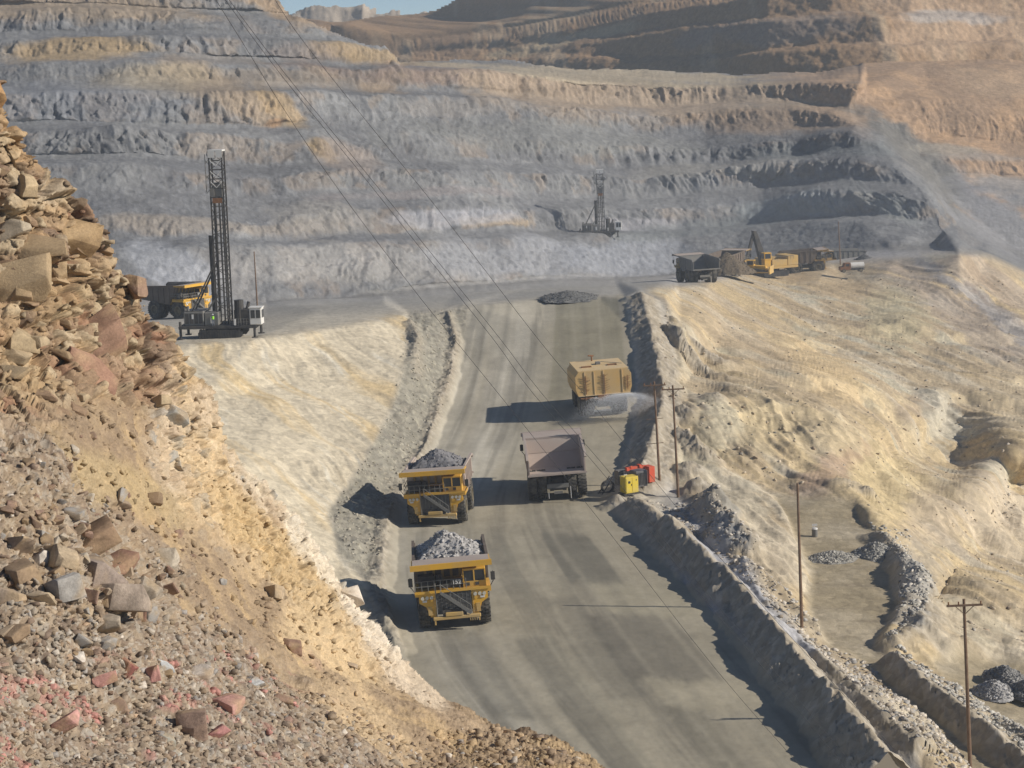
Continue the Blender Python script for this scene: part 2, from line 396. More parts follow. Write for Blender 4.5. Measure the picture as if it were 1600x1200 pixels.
A.zline([(1040, 462, 9.5), (1062, 520, 7.5), (1068, 600, 4), (1060, 680, 1.5), (1050, 740, 0), (1075, 790, -.3), (1130, 850, -.6), (1200, 935, -.8), (1290, 1040, -1), (1400, 1150, -1.2), (1480, 1240, -1.4)])
A.zline([(1195, 770, -3.2), (1222, 815, -3.6), (1262, 900, -3.8), (1250, 945, -3.6), (1282, 1008, -3.6), (1362, 1042, -3.9), (1440, 1130, -4.0), (1500, 1200, -4.2), (1530, 1240, -4.2)])
A.zline([(1195, 770, -3.2), (1290, 772, -3.2), (1335, 780, -3.6), (1378, 830, -3.8), (1410, 880, -4), (1418, 950, -4.1), (1380, 1010, -4), (1450, 1070, -4.2), (1530, 1130, -4.4), (1600, 1180, -4.6), (1660, 1225, -4.8)])
A.zline([(1110, 642, 3), (1150, 622, 2.6), (1220, 628, 1.4), (1262, 645, .2), (1290, 690, -1.5)])
A.zline([(1128, 720, -1), (1175, 748, -2.4), (1230, 748, -3)])
for a_ in [(1150, 500, 392), (1110, 560, 330), (1250, 470, 462), (1250, 540, 396), (1350, 470, 478), (1350, 560, 396), (1450, 460, 486), (1500, 500, 470), (1660, 530, 470), (1600, 478, 496), (1400, 600, 372)]: A.line([(a_[0], a_[1], 'Y', a_[2])])
A.line([(1420, 660, 'Y', 333), (1455, 636, 'Y', 350), (1510, 616, 'Y', 366), (1600, 590, 'Y', 398), (1660, 575, 'Y', 420)])
A.line([(1405, 705, 'Y', 316), (1440, 716, 'Y', 322), (1500, 740, 'Y', 322), (1560, 755, 'Y', 330), (1660, 745, 'Y', 352)])
A.zline([(1296, 762, -3), (1332, 715, -5), (1385, 688, -9)])
A.zline([(1345, 820, -4), (1400, 800, -8), (1440, 790, -11)])
A.zline([(1484, 786, -13), (1540, 758, -14), (1600, 722, -15), (1660, 700, -16)])
A.zline([(1450, 850, -10.5), (1510, 872, -16), (1590, 890, -19), (1660, 890, -21)])
A.zline([(1430, 900, -4.6), (1450, 960, -5.4), (1490, 1020, -6), (1560, 1010, -8), (1660, 990, -12)])
A.spots([(1540, 930, -10), (1660, 1060, -7), (1600, 1100, -6), (1520, 1075, -5.6), (1480, 1050, -5.2), (1660, 1150, -5.4)])
A.solve()
A.W = blur(A.W, 1, 2)
mk_ = blur(in_poly(A.PX, A.PY, [(1078, 478), (1240, 446), (1400, 440), (1500, 432), (1560, 446), (1680, 500), (1680, 1000), (1500, 985), (1470, 850), (1350, 800), (1310, 752), (1200, 742), (1120, 700), (1085, 640)]).astype(np.float32), 8, 2)
A.W = A.W * (1 - mk_) + blur(A.W, 11, 2) * mk_
mk_ = blur(in_poly(A.PX, A.PY, [(-90, 380), (1440, 380), (1330, 175), (600, 125), (-90, 60)]).astype(np.float32), 6, 2)
A.W = A.W * (1 - .4 * mk_) + blur(A.W, 2, 2) * .4 * mk_
PX, PY = A.PX, A.PY
pos = A.pos()
# ---- regions
ROADP = [(735, 478), (722, 510), (712, 560), (690, 640), (658, 705), (628, 765), (607, 830), (598, 890), (608, 960), (640, 1040), (700, 1120), (800, 1240), (1358, 1240), (1330, 1205), (1220, 1075), (1134, 978), (1058, 900), (992, 835), (955, 792), (970, 740), (985, 680), (992, 600), (990, 560), (982, 510), (975, 462), (850, 466)]
toe = lambda x: np.interp(x, [q[0] for q in WALL[0][1]] + [1545, 1600, 1670], [q[1] for q in WALL[0][1]] + [400, 424, 460])
RID = [(1345, 188), (1378, 215), (1412, 250), (1446, 282), (1470, 318), (1496, 350), (1540, 380), (1600, 414), (1660, 452)]
m_wall = (PY < toe(PX)); m_road = in_poly(PX, PY, ROADP)
m_behind = in_poly(PX, PY, [(1345, 90)] + RID + [(1700, 470), (1700, 90)])
CRE = [(998, 452), (1060, 448), (1110, 441), (1160, 427), (1200, 413), (1240, 406), (1300, 412), (1400, 404), (1500, 396), (1545, 400), (1600, 424), (1670, 462)]
RS = [(1005, 452)] + CRE + [(1670, 1240), (1460, 1240), (1400, 1150), (1200, 935), (1075, 790), (1040, 740), (1050, 660), (1056, 560), (1040, 470)]
m_rs = in_poly(PX, PY, RS) & ~m_wall
FL1 = [(1205, 775), (1290, 775), (1330, 785), (1365, 830), (1395, 880), (1405, 950), (1370, 1010), (1440, 1075), (1520, 1135), (1600, 1185), (1670, 1230), (1530, 1240), (1440, 1130), (1362, 1042), (1290, 1012), (1258, 950), (1268, 900), (1225, 815)]
FL2 = [(1450, 1035), (1500, 1025), (1600, 1035), (1670, 1030), (1670, 1200), (1610, 1160), (1520, 1100)]
m_flat = in_poly(PX, PY, FL1) | in_poly(PX, PY, FL2)
LS = [(-70, 545), (280, 540), (400, 529), (520, 512), (640, 490), (636, 560), (612, 640), (560, 735), (512, 800), (530, 865), (575, 910), (600, 1240), (-70, 1240)]
m_ls = in_poly(PX, PY, LS)
EM = [(640, 490), (700, 486), (735, 478), (722, 510), (712, 560), (690, 640), (658, 705), (628, 765), (607, 830), (598, 890), (608, 960), (640, 1040), (600, 1040), (575, 910), (530, 865), (512, 800), (560, 735), (612, 640), (636, 560)]
m_em = in_poly(PX, PY, EM)
f32 = np.float32
sm = lambda m, k=2: blur(m.astype(f32), k, 2)
w_wall, w_road, w_rs, w_flat, w_ls, w_em, w_beh = [sm(m, k) for m, k in ((m_wall, 2), (m_road, 1), (m_rs, 3), (m_flat, 3), (m_ls, 3), (m_em, 2), (m_behind, 2))]
w_smooth = np.clip(w_road, 0, 1)
# ---- displacement
nrm = normals(pos); q = pos.reshape(-1, 3); sh = PX.shape
nz = nrm[..., 2]
rs_ = lambda a: a.reshape(sh)
# ribs on the bench faces: strong sideways variation, long vertically
face = sstep(.93, .62, nz)
warp = rs_(fbm(q, 30, 3, 11)) * 8
qq = q.copy(); qq[:, 0] += warp.ravel(); qq[:, 1] *= .35; 
rib = rs_(ridged(qq, (6.5, 14, 22), 4, 21)); rib2 = rs_(ridged(qq, (2.6, 8, 10), 4, 22, gain=.6)); lump = rs_(fbm(q, (16, 16, 9), 5, 23)); fine = rs_(fbm(q, 1.6, 4, 24, gain=.6))
wl_big = rs_(fbm(q, (55, 60, 40), 3, 25))
fcell, frid, ffac = [rs_(v) for v in worley(q * np.array([1, 1, .7]), 2.6, 31)]
bb = blur(np.abs(pos[..., 1]) * 0 + face, 2, 1)
rmod = sstep(-.5, .5, rs_(fbm(q, (38, 60, 14), 3, 26)))
d_wall = bb * (rib * 1.7 * (.25 + .75 * rmod) + rib2 * 1.1 * (.4 + .6 * rmod) + ffac * .6) + lump * .8 + fine * .22 + wl_big * 3.0
d_wall += 0 * sstep(828, 872, PX + fine * 1.5 - (PY - 270) * .2) * sstep(1040, 890, PX) * sstep(262, 276, PY) * sstep(330, 312, PY)
d_wall *= np.clip(1 - .45 * w_beh, 0, 1) * .95
# fallen slope (first lift) : chutes running down
fd = np.array([.38, -.925, 0]); sd = np.array([.925, .38, 0])
u = q @ sd; v = q @ fd
qs = np.stack([u, v * .085, q[:, 2] * .2], -1); qs[:, 0] += fbm(q, 40, 2, 41) * 4
gul = rs_(ridged(qs, 7.5, 5, 42)); gul2 = rs_(fbm(qs, 2.2, 4, 43))
tsaw = v / 44 + u / 90 + fbm(q, 30, 4, 48) * .55 + .25; saw = tsaw - np.floor(tsaw); saw = rs_(np.where(saw < .86, saw / .86, (1 - saw) / .14))
m_saw = blur(in_poly(PX, PY, [(1090, 575), (1300, 500), (1680, 470), (1680, 985), (1500, 965), (1455, 870), (1370, 780), (1320, 725), (1140, 735), (1085, 650)]).astype(f32), 12, 2); face_s = rs_(((tsaw - np.floor(tsaw)) > .84).astype(float)); big = rs_(fbm(q, (26, 26, 26), 4, 44)); med = rs_(fbm(q, 7, 4, 47)); grit = rs_(fbm(q, .9, 3, 45, gain=.65))
cliff = rs_(ridged(q * np.array([1, 1, .3]), (9, 9, 9), 4, 46))
d_rs = gul * .95 + gul2 * .42 + big * .8 + med * .3 + grit * .1 + cliff * .35
d_rs = d_rs + saw * 1.7 * m_saw
d_rs *= sstep(20, 110, PX - 1000) * .8 + .2
ql = np.stack([q @ np.array([.88, .475, 0]), (q @ np.array([.475, -.88, 0])) * .07, q[:, 2] * .3], -1); ql[:, 0] += fbm(q, 14, 2, 51) * 2
gl = rs_(fbm(ql, 1.6, 5, 52, gain=.6)); gl_r = rs_(ridged(ql, 4, 3, 53))
d_ls = gl * .13 + gl_r * .12 + grit * .06 + med * .15
d_pad = grit * .05 + med * .12
d_road = grit * .02 + med * .03
d_em = grit * .16 + fine * .22 + rs_(fbm(q, 2.2, 3, 54)) * .22
d_fl = grit * .04 + med * .06
w_pad = np.clip(1 - w_wall - w_rs - w_ls - w_em - w_road, 0, 1)
w_rs2 = w_rs * (1 - w_flat)
at_ = np.clip(1.3 / (np.linalg.norm(np.gradient(pos, axis=0), axis=-1) + .3), .1, 1)
crl = np.interp(PX, [c_[0] for c_ in CRE], [c_[1] for c_ in CRE]); d_rs = d_rs * (.25 + .75 * sstep(0, 70, PY - crl)) * (.25 + .75 * at_)
d_wall = d_wall * (.4 + .6 * at_); d_pad = d_pad * at_
disp = d_wall * w_wall + d_rs * w_rs2 + d_fl * w_flat * w_rs + d_ls * w_ls + d_em * w_em + d_road * w_road + d_pad * w_pad
pos2 = pos + nrm * disp[..., None]
# ---- windrows and berms: crest px, crest height above the ground beside it, ground z
def crest(L): return np.array([G(x, y, z + h)[:2] for x, y, z, h in L]), [h for *_, h in L]
dz = np.zeros(sh)
BERM1 = [(1003, 452, 10.2, 1.6), (1016, 490, 9.4, 2.2), (1028, 530, 8, 2.4), (1035, 570, 6, 2.5), (1034, 610, 4.2, 2.5), (1022, 650, 2.7, 2.5), (1008, 700, 1.5, 2.4), (996, 735, .6, 2.0), (985, 752, .3, .8)]
BERM2 = [(975, 772, 0, .7), (1008, 786, 0, 1.9), (1050, 812, 0, 2.5), (1088, 845, 0, 2.7), (1125, 876, 0, 2.7), (1164, 910, 0, 2.8), (1228, 992, 0, 2.8), (1298, 1066, 0, 2.9), (1342, 1118, 0, 2.9), (1408, 1184, 0, 2.9), (1456, 1240, 0, 2.9)]
BERM3 = [(1158, 880, -.8, .8), (1185, 925, -.8, 1.1), (1205, 955, -.8, .6)]
BERM4 = [(1236, 985, -.9, 1.0), (1290, 1030, -.9, 1.6), (1330, 1065, -1, 1.3), (1375, 1110, -1, 1.6), (1428, 1160, -1.1, 1.6), (1440, 1185, -1.1, .4)]
BERM5 = [(1368, 824, -3.6, .9), (1400, 846, -3.8, 1.1), (1424, 884, -4, 1.25), (1444, 930, -4, 1.25), (1432, 975, -4, 1.1), (1398, 1000, -4, .8)]
BERM6 = [(1396, 1018, -4.0, 1.6), (1440, 1056, -4.1, 1.7), (1500, 1100, -4.3, 1.6), (1560, 1145, -4.4, 1.6), (1612, 1182, -4.6, 1.7), (1670, 1222, -4.8, 1.7)]
BERM7 = [(700, 486, 10, .6), (712, 520, 8.2, 1.0), (704, 570, 5.9, 1.1), (686, 628, 3.4, 1.0), (668, 680, 2, .9), (636, 740, .8, .8), (608, 800, .1, .7), (598, 860, 0, .7), (594, 930, 0, .6), (628, 1010, 0, .5)]
BERM8 = [(640, 494, 11, .7), (652, 520, 10, .8), (650, 570, 8.2, .6)]
for L, hw, sd_ in ((BERM1, 3.5, 1), (BERM2, 3.1, 2), (BERM3, 1.6, 3), (BERM4, 2.1, 4), (BERM5, 2.3, 5), (BERM6, 1.9, 6), (BERM7, 1.4, 7), (BERM8, 1.5, 8)):
    c, h = crest(L); dz = np.maximum(dz, ridge_dz(pos, c, h, hw, .17, 60 + sd_, flat=.04))
# dumped heaps beside the poles, rubble heaps
def mound(px, py, z, h, r, ry=None, ang=0, seed=0):
    c = G(px, py, z); a = math.radians(ang); X = pos[..., 0] - c[0]; Y = pos[..., 1] - c[1]
    uu = (X * math.cos(a) + Y * math.sin(a)) / r; vv = (-X * math.sin(a) + Y * math.cos(a)) / (ry or r)
    d = np.sqrt(uu ** 2 + vv ** 2) * (1 + .22 * rs_(noise_m)) ; return np.clip(1 - d, 0, 1) ** .85 * h * (1 + .3 * med + .25 * fine)
noise_m = fbm(q, 2.4, 3, 71)
for a in [(1118, 806, -.3, 2.3, 2.6, 5, 12), (1136, 850, -.5, 2.6, 3.2, 6, 12), (1090, 768, -.1, 1.2, 2.4, 3, 0), (1106, 785, -.2, 1.0, 2, 3, 0), (968, 792, 0, 1.2, 2.2, 2.0, 0), (1075, 740, 0, 1.5, 3, 4, 0),
          (1085, 700, 1, 2.2, 3, 8, 20), (1060, 660, 2, 1.8, 3, 6, 0), (1350, 768, -3.4, 1.1, 3.2, 2.2, 0), (1322, 764, -3.3, .9, 2.5, 2, 0), (1070, 545, 6, 2.4, 2.6, 12, 25), (1092, 515, 7, 1.7, 3, 9, 30),
          (1115, 655, 1, .8, 2, 4, 0)]:
    dz = np.maximum(dz, mound(*a))
w_berm = np.clip(dz / 1.0, 0, 1)
rub = rs_(worley(q, .75, 77)[2])
dz = dz + w_berm * (rub * .10 + fine * .09 + grit * .08)
pos2[..., 2] += dz
# ---- colours
col = np.zeros(sh + (3,)) + np.array((.34, .31, .26))
nA = rs_(fbm(q, 40, 4, 81)); nB = rs_(fbm(q, 9, 4, 82)); nC = rs_(fbm(q, 2.2, 4, 83, gain=.6)); nS = rs_(fbm(qs, 4, 4, 84)); nS2 = rs_(fbm(qs, 1.3, 4, 85, gain=.65))
rust = sstep(.12, .55, nB + .5 * nA + .3 * rib)
cw = np.zeros_like(col) + np.array(C_GREY)
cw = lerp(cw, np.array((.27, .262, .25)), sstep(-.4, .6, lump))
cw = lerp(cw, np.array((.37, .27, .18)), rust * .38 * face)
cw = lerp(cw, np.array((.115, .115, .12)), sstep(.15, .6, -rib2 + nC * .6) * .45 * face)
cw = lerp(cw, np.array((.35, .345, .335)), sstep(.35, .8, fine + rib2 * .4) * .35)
QN = rs_(fbm(q, (22, 22, 9), 5, 86, gain=.6))
WP = [(140, 85, 150, 24, 0, C_OCH, .8), (80, 15, 330, 34, 3, (.40, .30, .20), .8), (430, 12, 130, 26, 20, (.44, .31, .19), .75), (350, 150, 130, 26, 24, (.40, .30, .2), .75), (440, 178, 60, 20, 40, C_OCH, .6),
      (425, 198, 14, 7, 0, C_OB, .9), (497, 240, 34, 12, 25, C_OCH, .8), (540, 250, 60, 26, 20, (.40, .32, .26), .6), (560, 88, 90, 16, 6, C_OCH, .75), (470, 90, 70, 18, 0, (.30, .24, .2), .5), (690, 122, 260, 20, 2, (.30, .215, .165), .75),
      (400, 130, 260, 16, 0, (.33, .26, .19), .6), (240, 130, 120, 22, 0, C_TAN, .55), (1000, 146, 420, 38, 3, (.40, .30, .205), .85), (950, 115, 260, 12, 3, (.50, .41, .28), .8), (880, 215, 340, 26, 0, (.27, .262, .235), .5), (1200, 188, 190, 22, 0, (.37, .265, .18), .8),
      (720, 170, 140, 18, 0, (.34, .30, .26), .5), (330, 352, 220, 16, 0, (.36, .30, .235), .65), (780, 352, 80, 10, 0, (.47, .35, .22), .75), (700, 345, 140, 14, 0, (.42, .41, .42), .7), (1000, 345, 90, 12, 0, (.42, .40, .40), .65), (520, 340, 120, 26, 10, (.37, .33, .28), .5),
      (600, 420, 250, 40, 0, (.40, .37, .33), .7), (850, 410, 220, 38, 0, (.37, .365, .365), .8), (270, 415, 80, 30, 20, (.42, .42, .43), .7), (1000, 400, 120, 30, 0, (.35, .355, .37), .7), (1250, 320, 130, 18, 0, (.35, .37, .36), .7), (1130, 260, 170, 14, 0, (.36, .33, .28), .5),
      (1290, 235, 140, 16, 0, (.24, .25, .24), .6), (1120, 345, 200, 12, -8, (.25, .26, .25), .6), (1380, 318, 90, 20, 20, (.33, .34, .31), .5), (650, 305, 160, 8, 0, (.36, .30, .27), .4), (100, 170, 200, 30, 0, (.27, .275, .29), .5), (300, 105, 130, 8, 0, (.30, .25, .2), .5)]
cw = patches(PX, PY, QN, cw, WP)
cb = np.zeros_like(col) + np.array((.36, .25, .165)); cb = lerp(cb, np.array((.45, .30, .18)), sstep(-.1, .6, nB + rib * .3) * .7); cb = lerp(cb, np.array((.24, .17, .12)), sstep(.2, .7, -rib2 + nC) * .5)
cb = patches(PX, PY, QN, cb, [(1600, 300, 130, 24, 8, (.33, .31, .29), .9), (1560, 340, 160, 36, 30, (.25, .25, .265), 1.), (1640, 400, 160, 60, 30, (.22, .22, .225), 1.), (1455, 285, 170, 34, 46, (.165, .16, .15), 1.), (1560, 380, 130, 30, 36, (.17, .165, .155), .9), (1550, 350, 100, 40, 35, (.25, .25, .26), .9),(1480, 240, 70, 10, 5, (.33, .31, .27), .7), (1550, 250, 90, 8, 0, (.33,.3,.27), .6), (1600, 130, 120, 30, 0, (.45, .33, .22), .5)])
cw = cw * np.array([.80, .835, .89]) * (1 + .16 * rs_(fbm(q, (60, 40, 7), 4, 92)))[..., None]
w_behc = np.maximum(w_beh, blur(in_poly(PX, PY, [(1180, 105), (1290, 150), (1345, 192), (1420, 190), (1420, 90), (1180, 90)]).astype(f32), 14, 2))
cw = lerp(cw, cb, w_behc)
# right slopes
cr = np.zeros_like(col) + np.array((.46, .37, .245))
cr = lerp(cr, np.array((.56, .44, .26)), sstep(.0, .5, nS + nA * .6 - .1) * .85)
cr = lerp(cr, np.array((.57, .50, .38)), sstep(.0, .55, -nS + nB * .5) * .85)
cr = lerp(cr, np.array((.33, .26, .18)), sstep(.15, .7, nS2 - nB * .4) * .6)
cr = lerp(cr, np.array((.58, .48, .31)), face_s * m_saw * .5); cr = lerp(cr, np.array((.36, .37, .30)), sstep(.35, .8, nB - nA * .3) * .45)
cr = lerp(cr, np.array((.27, .22, .17)), sstep(.45, .9, rs_(fbm(q, .8, 3, 90, gain=.7)) + nB * .35) * .5)
cr = patches(PX, PY, nC * .6 + nS * .8, cr, [(1480, 480, 200, 34, 38, (.36, .30, .25), .65), (1560, 500, 180, 14, 38, (.34, .33, .33), .7), (1560, 450, 130, 30, 35, (.40, .31, .23), .6), (1290, 440, 110, 26, 20, (.47, .36, .22), .7), (1400, 500, 60, 50, 40, (.52, .46, .30), .6),
      (1180, 550, 120, 50, 40, (.43, .34, .23), .5), (1290, 590, 90, 36, 38, (.60, .46, .27), .8), (1190, 680, 80, 46, 20, (.55, .45, .28), .7), (1380, 770, 90, 60, 40, (.55, .44, .25), .7), (1100, 700, 50, 60, 40, (.50, .45, .33), .7), (1150, 790, 60, 30, 40, (.48, .43, .33), .7),
      (1290, 745, 60, 24, -30, (.35, .24, .18), .6), (1450, 650, 60, 20, 0, (.38, .30, .23), .5), (1470, 670, 50, 40, 60, (.50, .47, .38), .7), (1580, 640, 60, 60, 30, (.55, .45, .30), .6), (1560, 820, 80, 60, 40, (.56, .47, .35), .7), (1450, 830, 60, 60, 40, (.45, .37, .27), .7),
      (1050, 560, 30, 90, 0, (.47, .40, .28), .6), (1420, 900, 80, 60, 60, (.44, .39, .31), .6), (1500, 980, 90, 40, 20, (.44, .37, .26), .7), (1200, 870, 60, 40, 45, (.50, .43, .32), .6)])
cfl = np.zeros_like(col) + np.array((.36, .30, .20)); cfl = lerp(cfl, np.array((.42, .36, .26)), sstep(-.2, .6, nB)); cfl = lerp(cfl, np.array((.29, .24, .17)), sstep(.3, .8, rs_(fbm(q * np.array([.25, 1, 1]), 2.2, 4, 87))) * .5)
# left slope
nL = rs_(fbm(ql, 1.5, 5, 88, gain=.65)); nL2 = rs_(fbm(ql, 4, 3, 89))
cl = np.zeros_like(col) + np.array((.66, .575, .425)); cl = lerp(cl, np.array((.66, .50, .27)), sstep(.1, .75, nL2 + nL * .4) * .8); cl = lerp(cl, np.array((.50, .43, .32)), sstep(.2, .8, nL) * .5); cl = lerp(cl, np.array((.74, .69, .57)), sstep(.25, .8, -nL) * .6)  # cream albedo raised to carry sunlight that a steeper slope would catch
ce = np.zeros_like(col) + np.array((.29, .27, .22)); ce = lerp(ce, np.array((.22, .2, .165)), sstep(0, .7, nC) * .7); ce = lerp(ce, np.array((.44, .41, .32)), sstep(.3, .9, rs_(fbm(q, .7, 2, 91))) * .7)
# pad and pit floor
cp = np.zeros_like(col) + np.array((.50, .455, .37)); cp = lerp(cp, np.array((.30, .295, .28)), np.clip(sstep(30, 4, np.abs(PY - np.interp(PX, [200, 420, 720, 850, 1000], [500, 478, 462, 455, 450]))) * .8 + .2 * nA, 0, 1)); cp = lerp(cp, np.array((.40, .40, .40)), sstep(12, 0, PY - toe(PX)) * .6)
cp = lerp(cp, np.array((.36, .36, .37)), sstep(1000, 1100, PX))
# road: dusty lanes, wheel tracks and wetted strips laid along the road
le = np.interp(PY, [470, 510, 560, 640, 705, 765, 830, 890, 960, 1040, 1120, 1240], [735, 722, 712, 690, 658, 628, 607, 598, 608, 640, 700, 800])
re_ = np.interp(PY, [464, 510, 560, 600, 680, 740, 792, 835, 900, 978, 1075, 1205, 1240], [975, 982, 990, 992, 985, 970, 955, 992, 1058, 1134, 1220, 1330, 1358])
le = blur(np.repeat(le[:, :1], 3, 1), 14, 2)[:, 1:2]; re_ = blur(np.repeat(re_[:, :1], 3, 1), 14, 2)[:, 1:2]
T = np.clip((PX - le) / (re_ - le), -.1, 1.1); YW = pos[..., 1]
tq = np.stack([T.ravel() * 27, YW.ravel() * .035, 0 * T.ravel()], -1)
r1 = rs_(fbm(tq, 1.6, 4, 101, gain=.6)); r2 = rs_(fbm(tq * np.array([1, 6, 1]), 3.5, 3, 102)); r3 = rs_(fbm(np.stack([T.ravel() * 27, YW.ravel() * .25, 0 * T.ravel()], -1), 5, 3, 103))
cd = np.zeros_like(col) + np.array((.33, .302, .24))
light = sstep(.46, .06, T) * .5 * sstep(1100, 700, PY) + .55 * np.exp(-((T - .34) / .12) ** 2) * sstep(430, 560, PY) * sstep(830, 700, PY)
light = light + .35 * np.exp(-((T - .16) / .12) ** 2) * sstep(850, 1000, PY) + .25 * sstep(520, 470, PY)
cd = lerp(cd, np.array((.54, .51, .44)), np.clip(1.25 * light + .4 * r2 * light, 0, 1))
cd = lerp(cd, np.array((.15, .14, .12)), sstep(.05, .6, r1) * .42)
cd = lerp(cd, np.array((.40, .36, .28)), sstep(.1, .7, -r1) * .35)
# wetted strips: long rectangles with soft ends, in road coordinates
def strip(t0, t1, ya, yb, c, s):
    global cd
    m = sstep(t0 - .012, t0 + .012, T + r3 * .01) * sstep(t1 + .012, t1 - .012, T + r3 * .01) * sstep(ya - 9, ya + 5, PY + r1 * 8) * sstep(yb + 9, yb - 5, PY + r1 * 8)
    cd = lerp(cd, np.array(c), m * s)
strip(.62, .80, 838, 912, (.15, .145, .125), .7); strip(.68, .98, 912, 962, (.36, .33, .25), .45); strip(.50, .62, 935, 1090, (.17, .16, .135), .5); strip(.60, .86, 962, 1062, (.15, .14, .12), .6)
strip(.64, .94, 1064, 1108, (.42, .38, .29), .55); strip(.34, .44, 1000, 1240, (.15, .145, .125), .45); strip(.62, .72, 1108, 1240, (.17, .16, .13), .5); strip(.12, .24, 985, 1120, (.16, .155, .135), .55); strip(.44, .47, 860, 1240, (.36, .34, .27), .35)
strip(.30, .42, 560, 700, (.18, .17, .15), .35); strip(.18, .24, 560, 720, (.22, .2, .17), .35)
strip(.55, .96, 470, 620, (.23, .215, .155), .6)
for a_, w_, s_ in ((.14, .020, .4), (.26, .020, .4), (.60, .022, .3), (.74, .022, .3), (.67, .012, .2), (.45, .015, .3)):
    tt = np.exp(-((T - a_ + .01 * r2) / w_) ** 2); cd = lerp(cd, np.array((.17, .16, .135)), tt * s_)
for a_ in (.09, .19, .315, .52, .67, .83):
    tt = np.exp(-((T - a_ + .012 * r2) / .012) ** 2); cd = lerp(cd, np.array((.38, .35, .28)), tt * .35)
cd = lerp(cd, np.array((.37, .34, .27)), sstep(.06, 0, np.minimum(T, 1 - T)) * .5)
cd = cd * np.array([1.08, 1.06, 1.01])
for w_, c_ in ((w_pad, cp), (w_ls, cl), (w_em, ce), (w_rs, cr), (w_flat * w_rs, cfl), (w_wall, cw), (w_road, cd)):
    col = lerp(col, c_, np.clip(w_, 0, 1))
cbm = np.zeros_like(col) + np.array((.36, .31, .235)); cbm = lerp(cbm, np.array((.25, .21, .16)), sstep(0, .7, nC) * .5); cbm = lerp(cbm, np.array((.50, .45, .37)), sstep(.1, .6, rub + fine * .4) * .6)
cbm = patches(PX, PY, nC, cbm, [(1130, 880, 30, 90, -42, (.40, .40, .41), .8), (1220, 990, 22, 90, -42, (.40, .40, .41), .7), (1420, 930, 34, 70, 0, (.40, .39, .36), .7), (1150, 815, 50, 60, 0, (.27, .27, .25), .5), (885, 462, 60, 8, 0, (.24, .24, .23), .9)])  # patch over the pole heaps puts the shade on their faces into colour
col = lerp(col, cbm, w_berm * (1 - .0 * w_road))
col = patches(PX, PY, nC, col, [(1150, 905, 16, 90, -42, (.42, .42, .44), .6), (1235, 1005, 14, 60, -48, (.42, .42, .44), .6)])
col = np.clip(col * (1 + .10 * nC[..., None] + .08 * nB[..., None]), .03, .9)
# ---- cut to objects
MAT_WALL = earth('bench_rock', .8, .35, .18, speck=.15); MAT_SLOPE = earth('dug_earth', 1.4, .12, .14, speck=.18); MAT_ROAD = earth('road_surface', 1.6, .02, .06, speck=.03)
fA = grid_faces(*sh); cx = PX[:-1, :-1]; cy = PY[:-1, :-1]
SIL = [(-80, -80), (427, -80), (430, 0), (442, 20), (472, 38), (520, 55), (560, 70), (604, 77), (620, 97), (800, 93), (900, 104), (1000, 110), (1150, 116), (1270, 111), (1350, 99), (1700, 94), (1700, 1260), (-80, 1260)]
vis = in_poly(cx, cy, SIL)
FGH = [(-80, 60), (-20, 60), (-60, 420), (40, 560), (130, 720), (240, 860), (330, 980), (400, 1080), (440, 1260), (-80, 1260)]
vis &= ~in_poly(cx, cy, FGH)
mw = m_wall[:-1, :-1]; mr = m_road[:-1, :-1] & ~(w_berm[:-1, :-1] > .6); ml = (m_ls | m_em)[:-1, :-1]; mrs = m_rs[:-1, :-1]
rest = vis & ~mw & ~mr & ~ml & ~mrs
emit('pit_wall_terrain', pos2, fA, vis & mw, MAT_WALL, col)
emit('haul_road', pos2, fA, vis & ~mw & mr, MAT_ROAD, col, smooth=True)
emit('road_cut_slope', pos2, fA, vis & ~mw & ~mr & ml, MAT_SLOPE, col)
emit('dug_hillside', pos2, fA, vis & ~mw & ~mr & ~ml & mrs, MAT_SLOPE, col)
emit('pit_floor', pos2, fA, rest, MAT_SLOPE, col)
posA = pos2
def ground_at(px, py):
    i = int(round((px - A.xs[0]) / A.step)); j = int(round((py - A.ys[0]) / A.step))
    return posA[j, i].copy()
def zA(x, y):
    """ground height under a world point"""
    k = SUBT; d = (k[:, 0] - x) ** 2 + (k[:, 1] - y) ** 2; i = np.argmin(d); return float(k[i, 2])
SUBT = posA[::3, ::3].reshape(-1, 3)
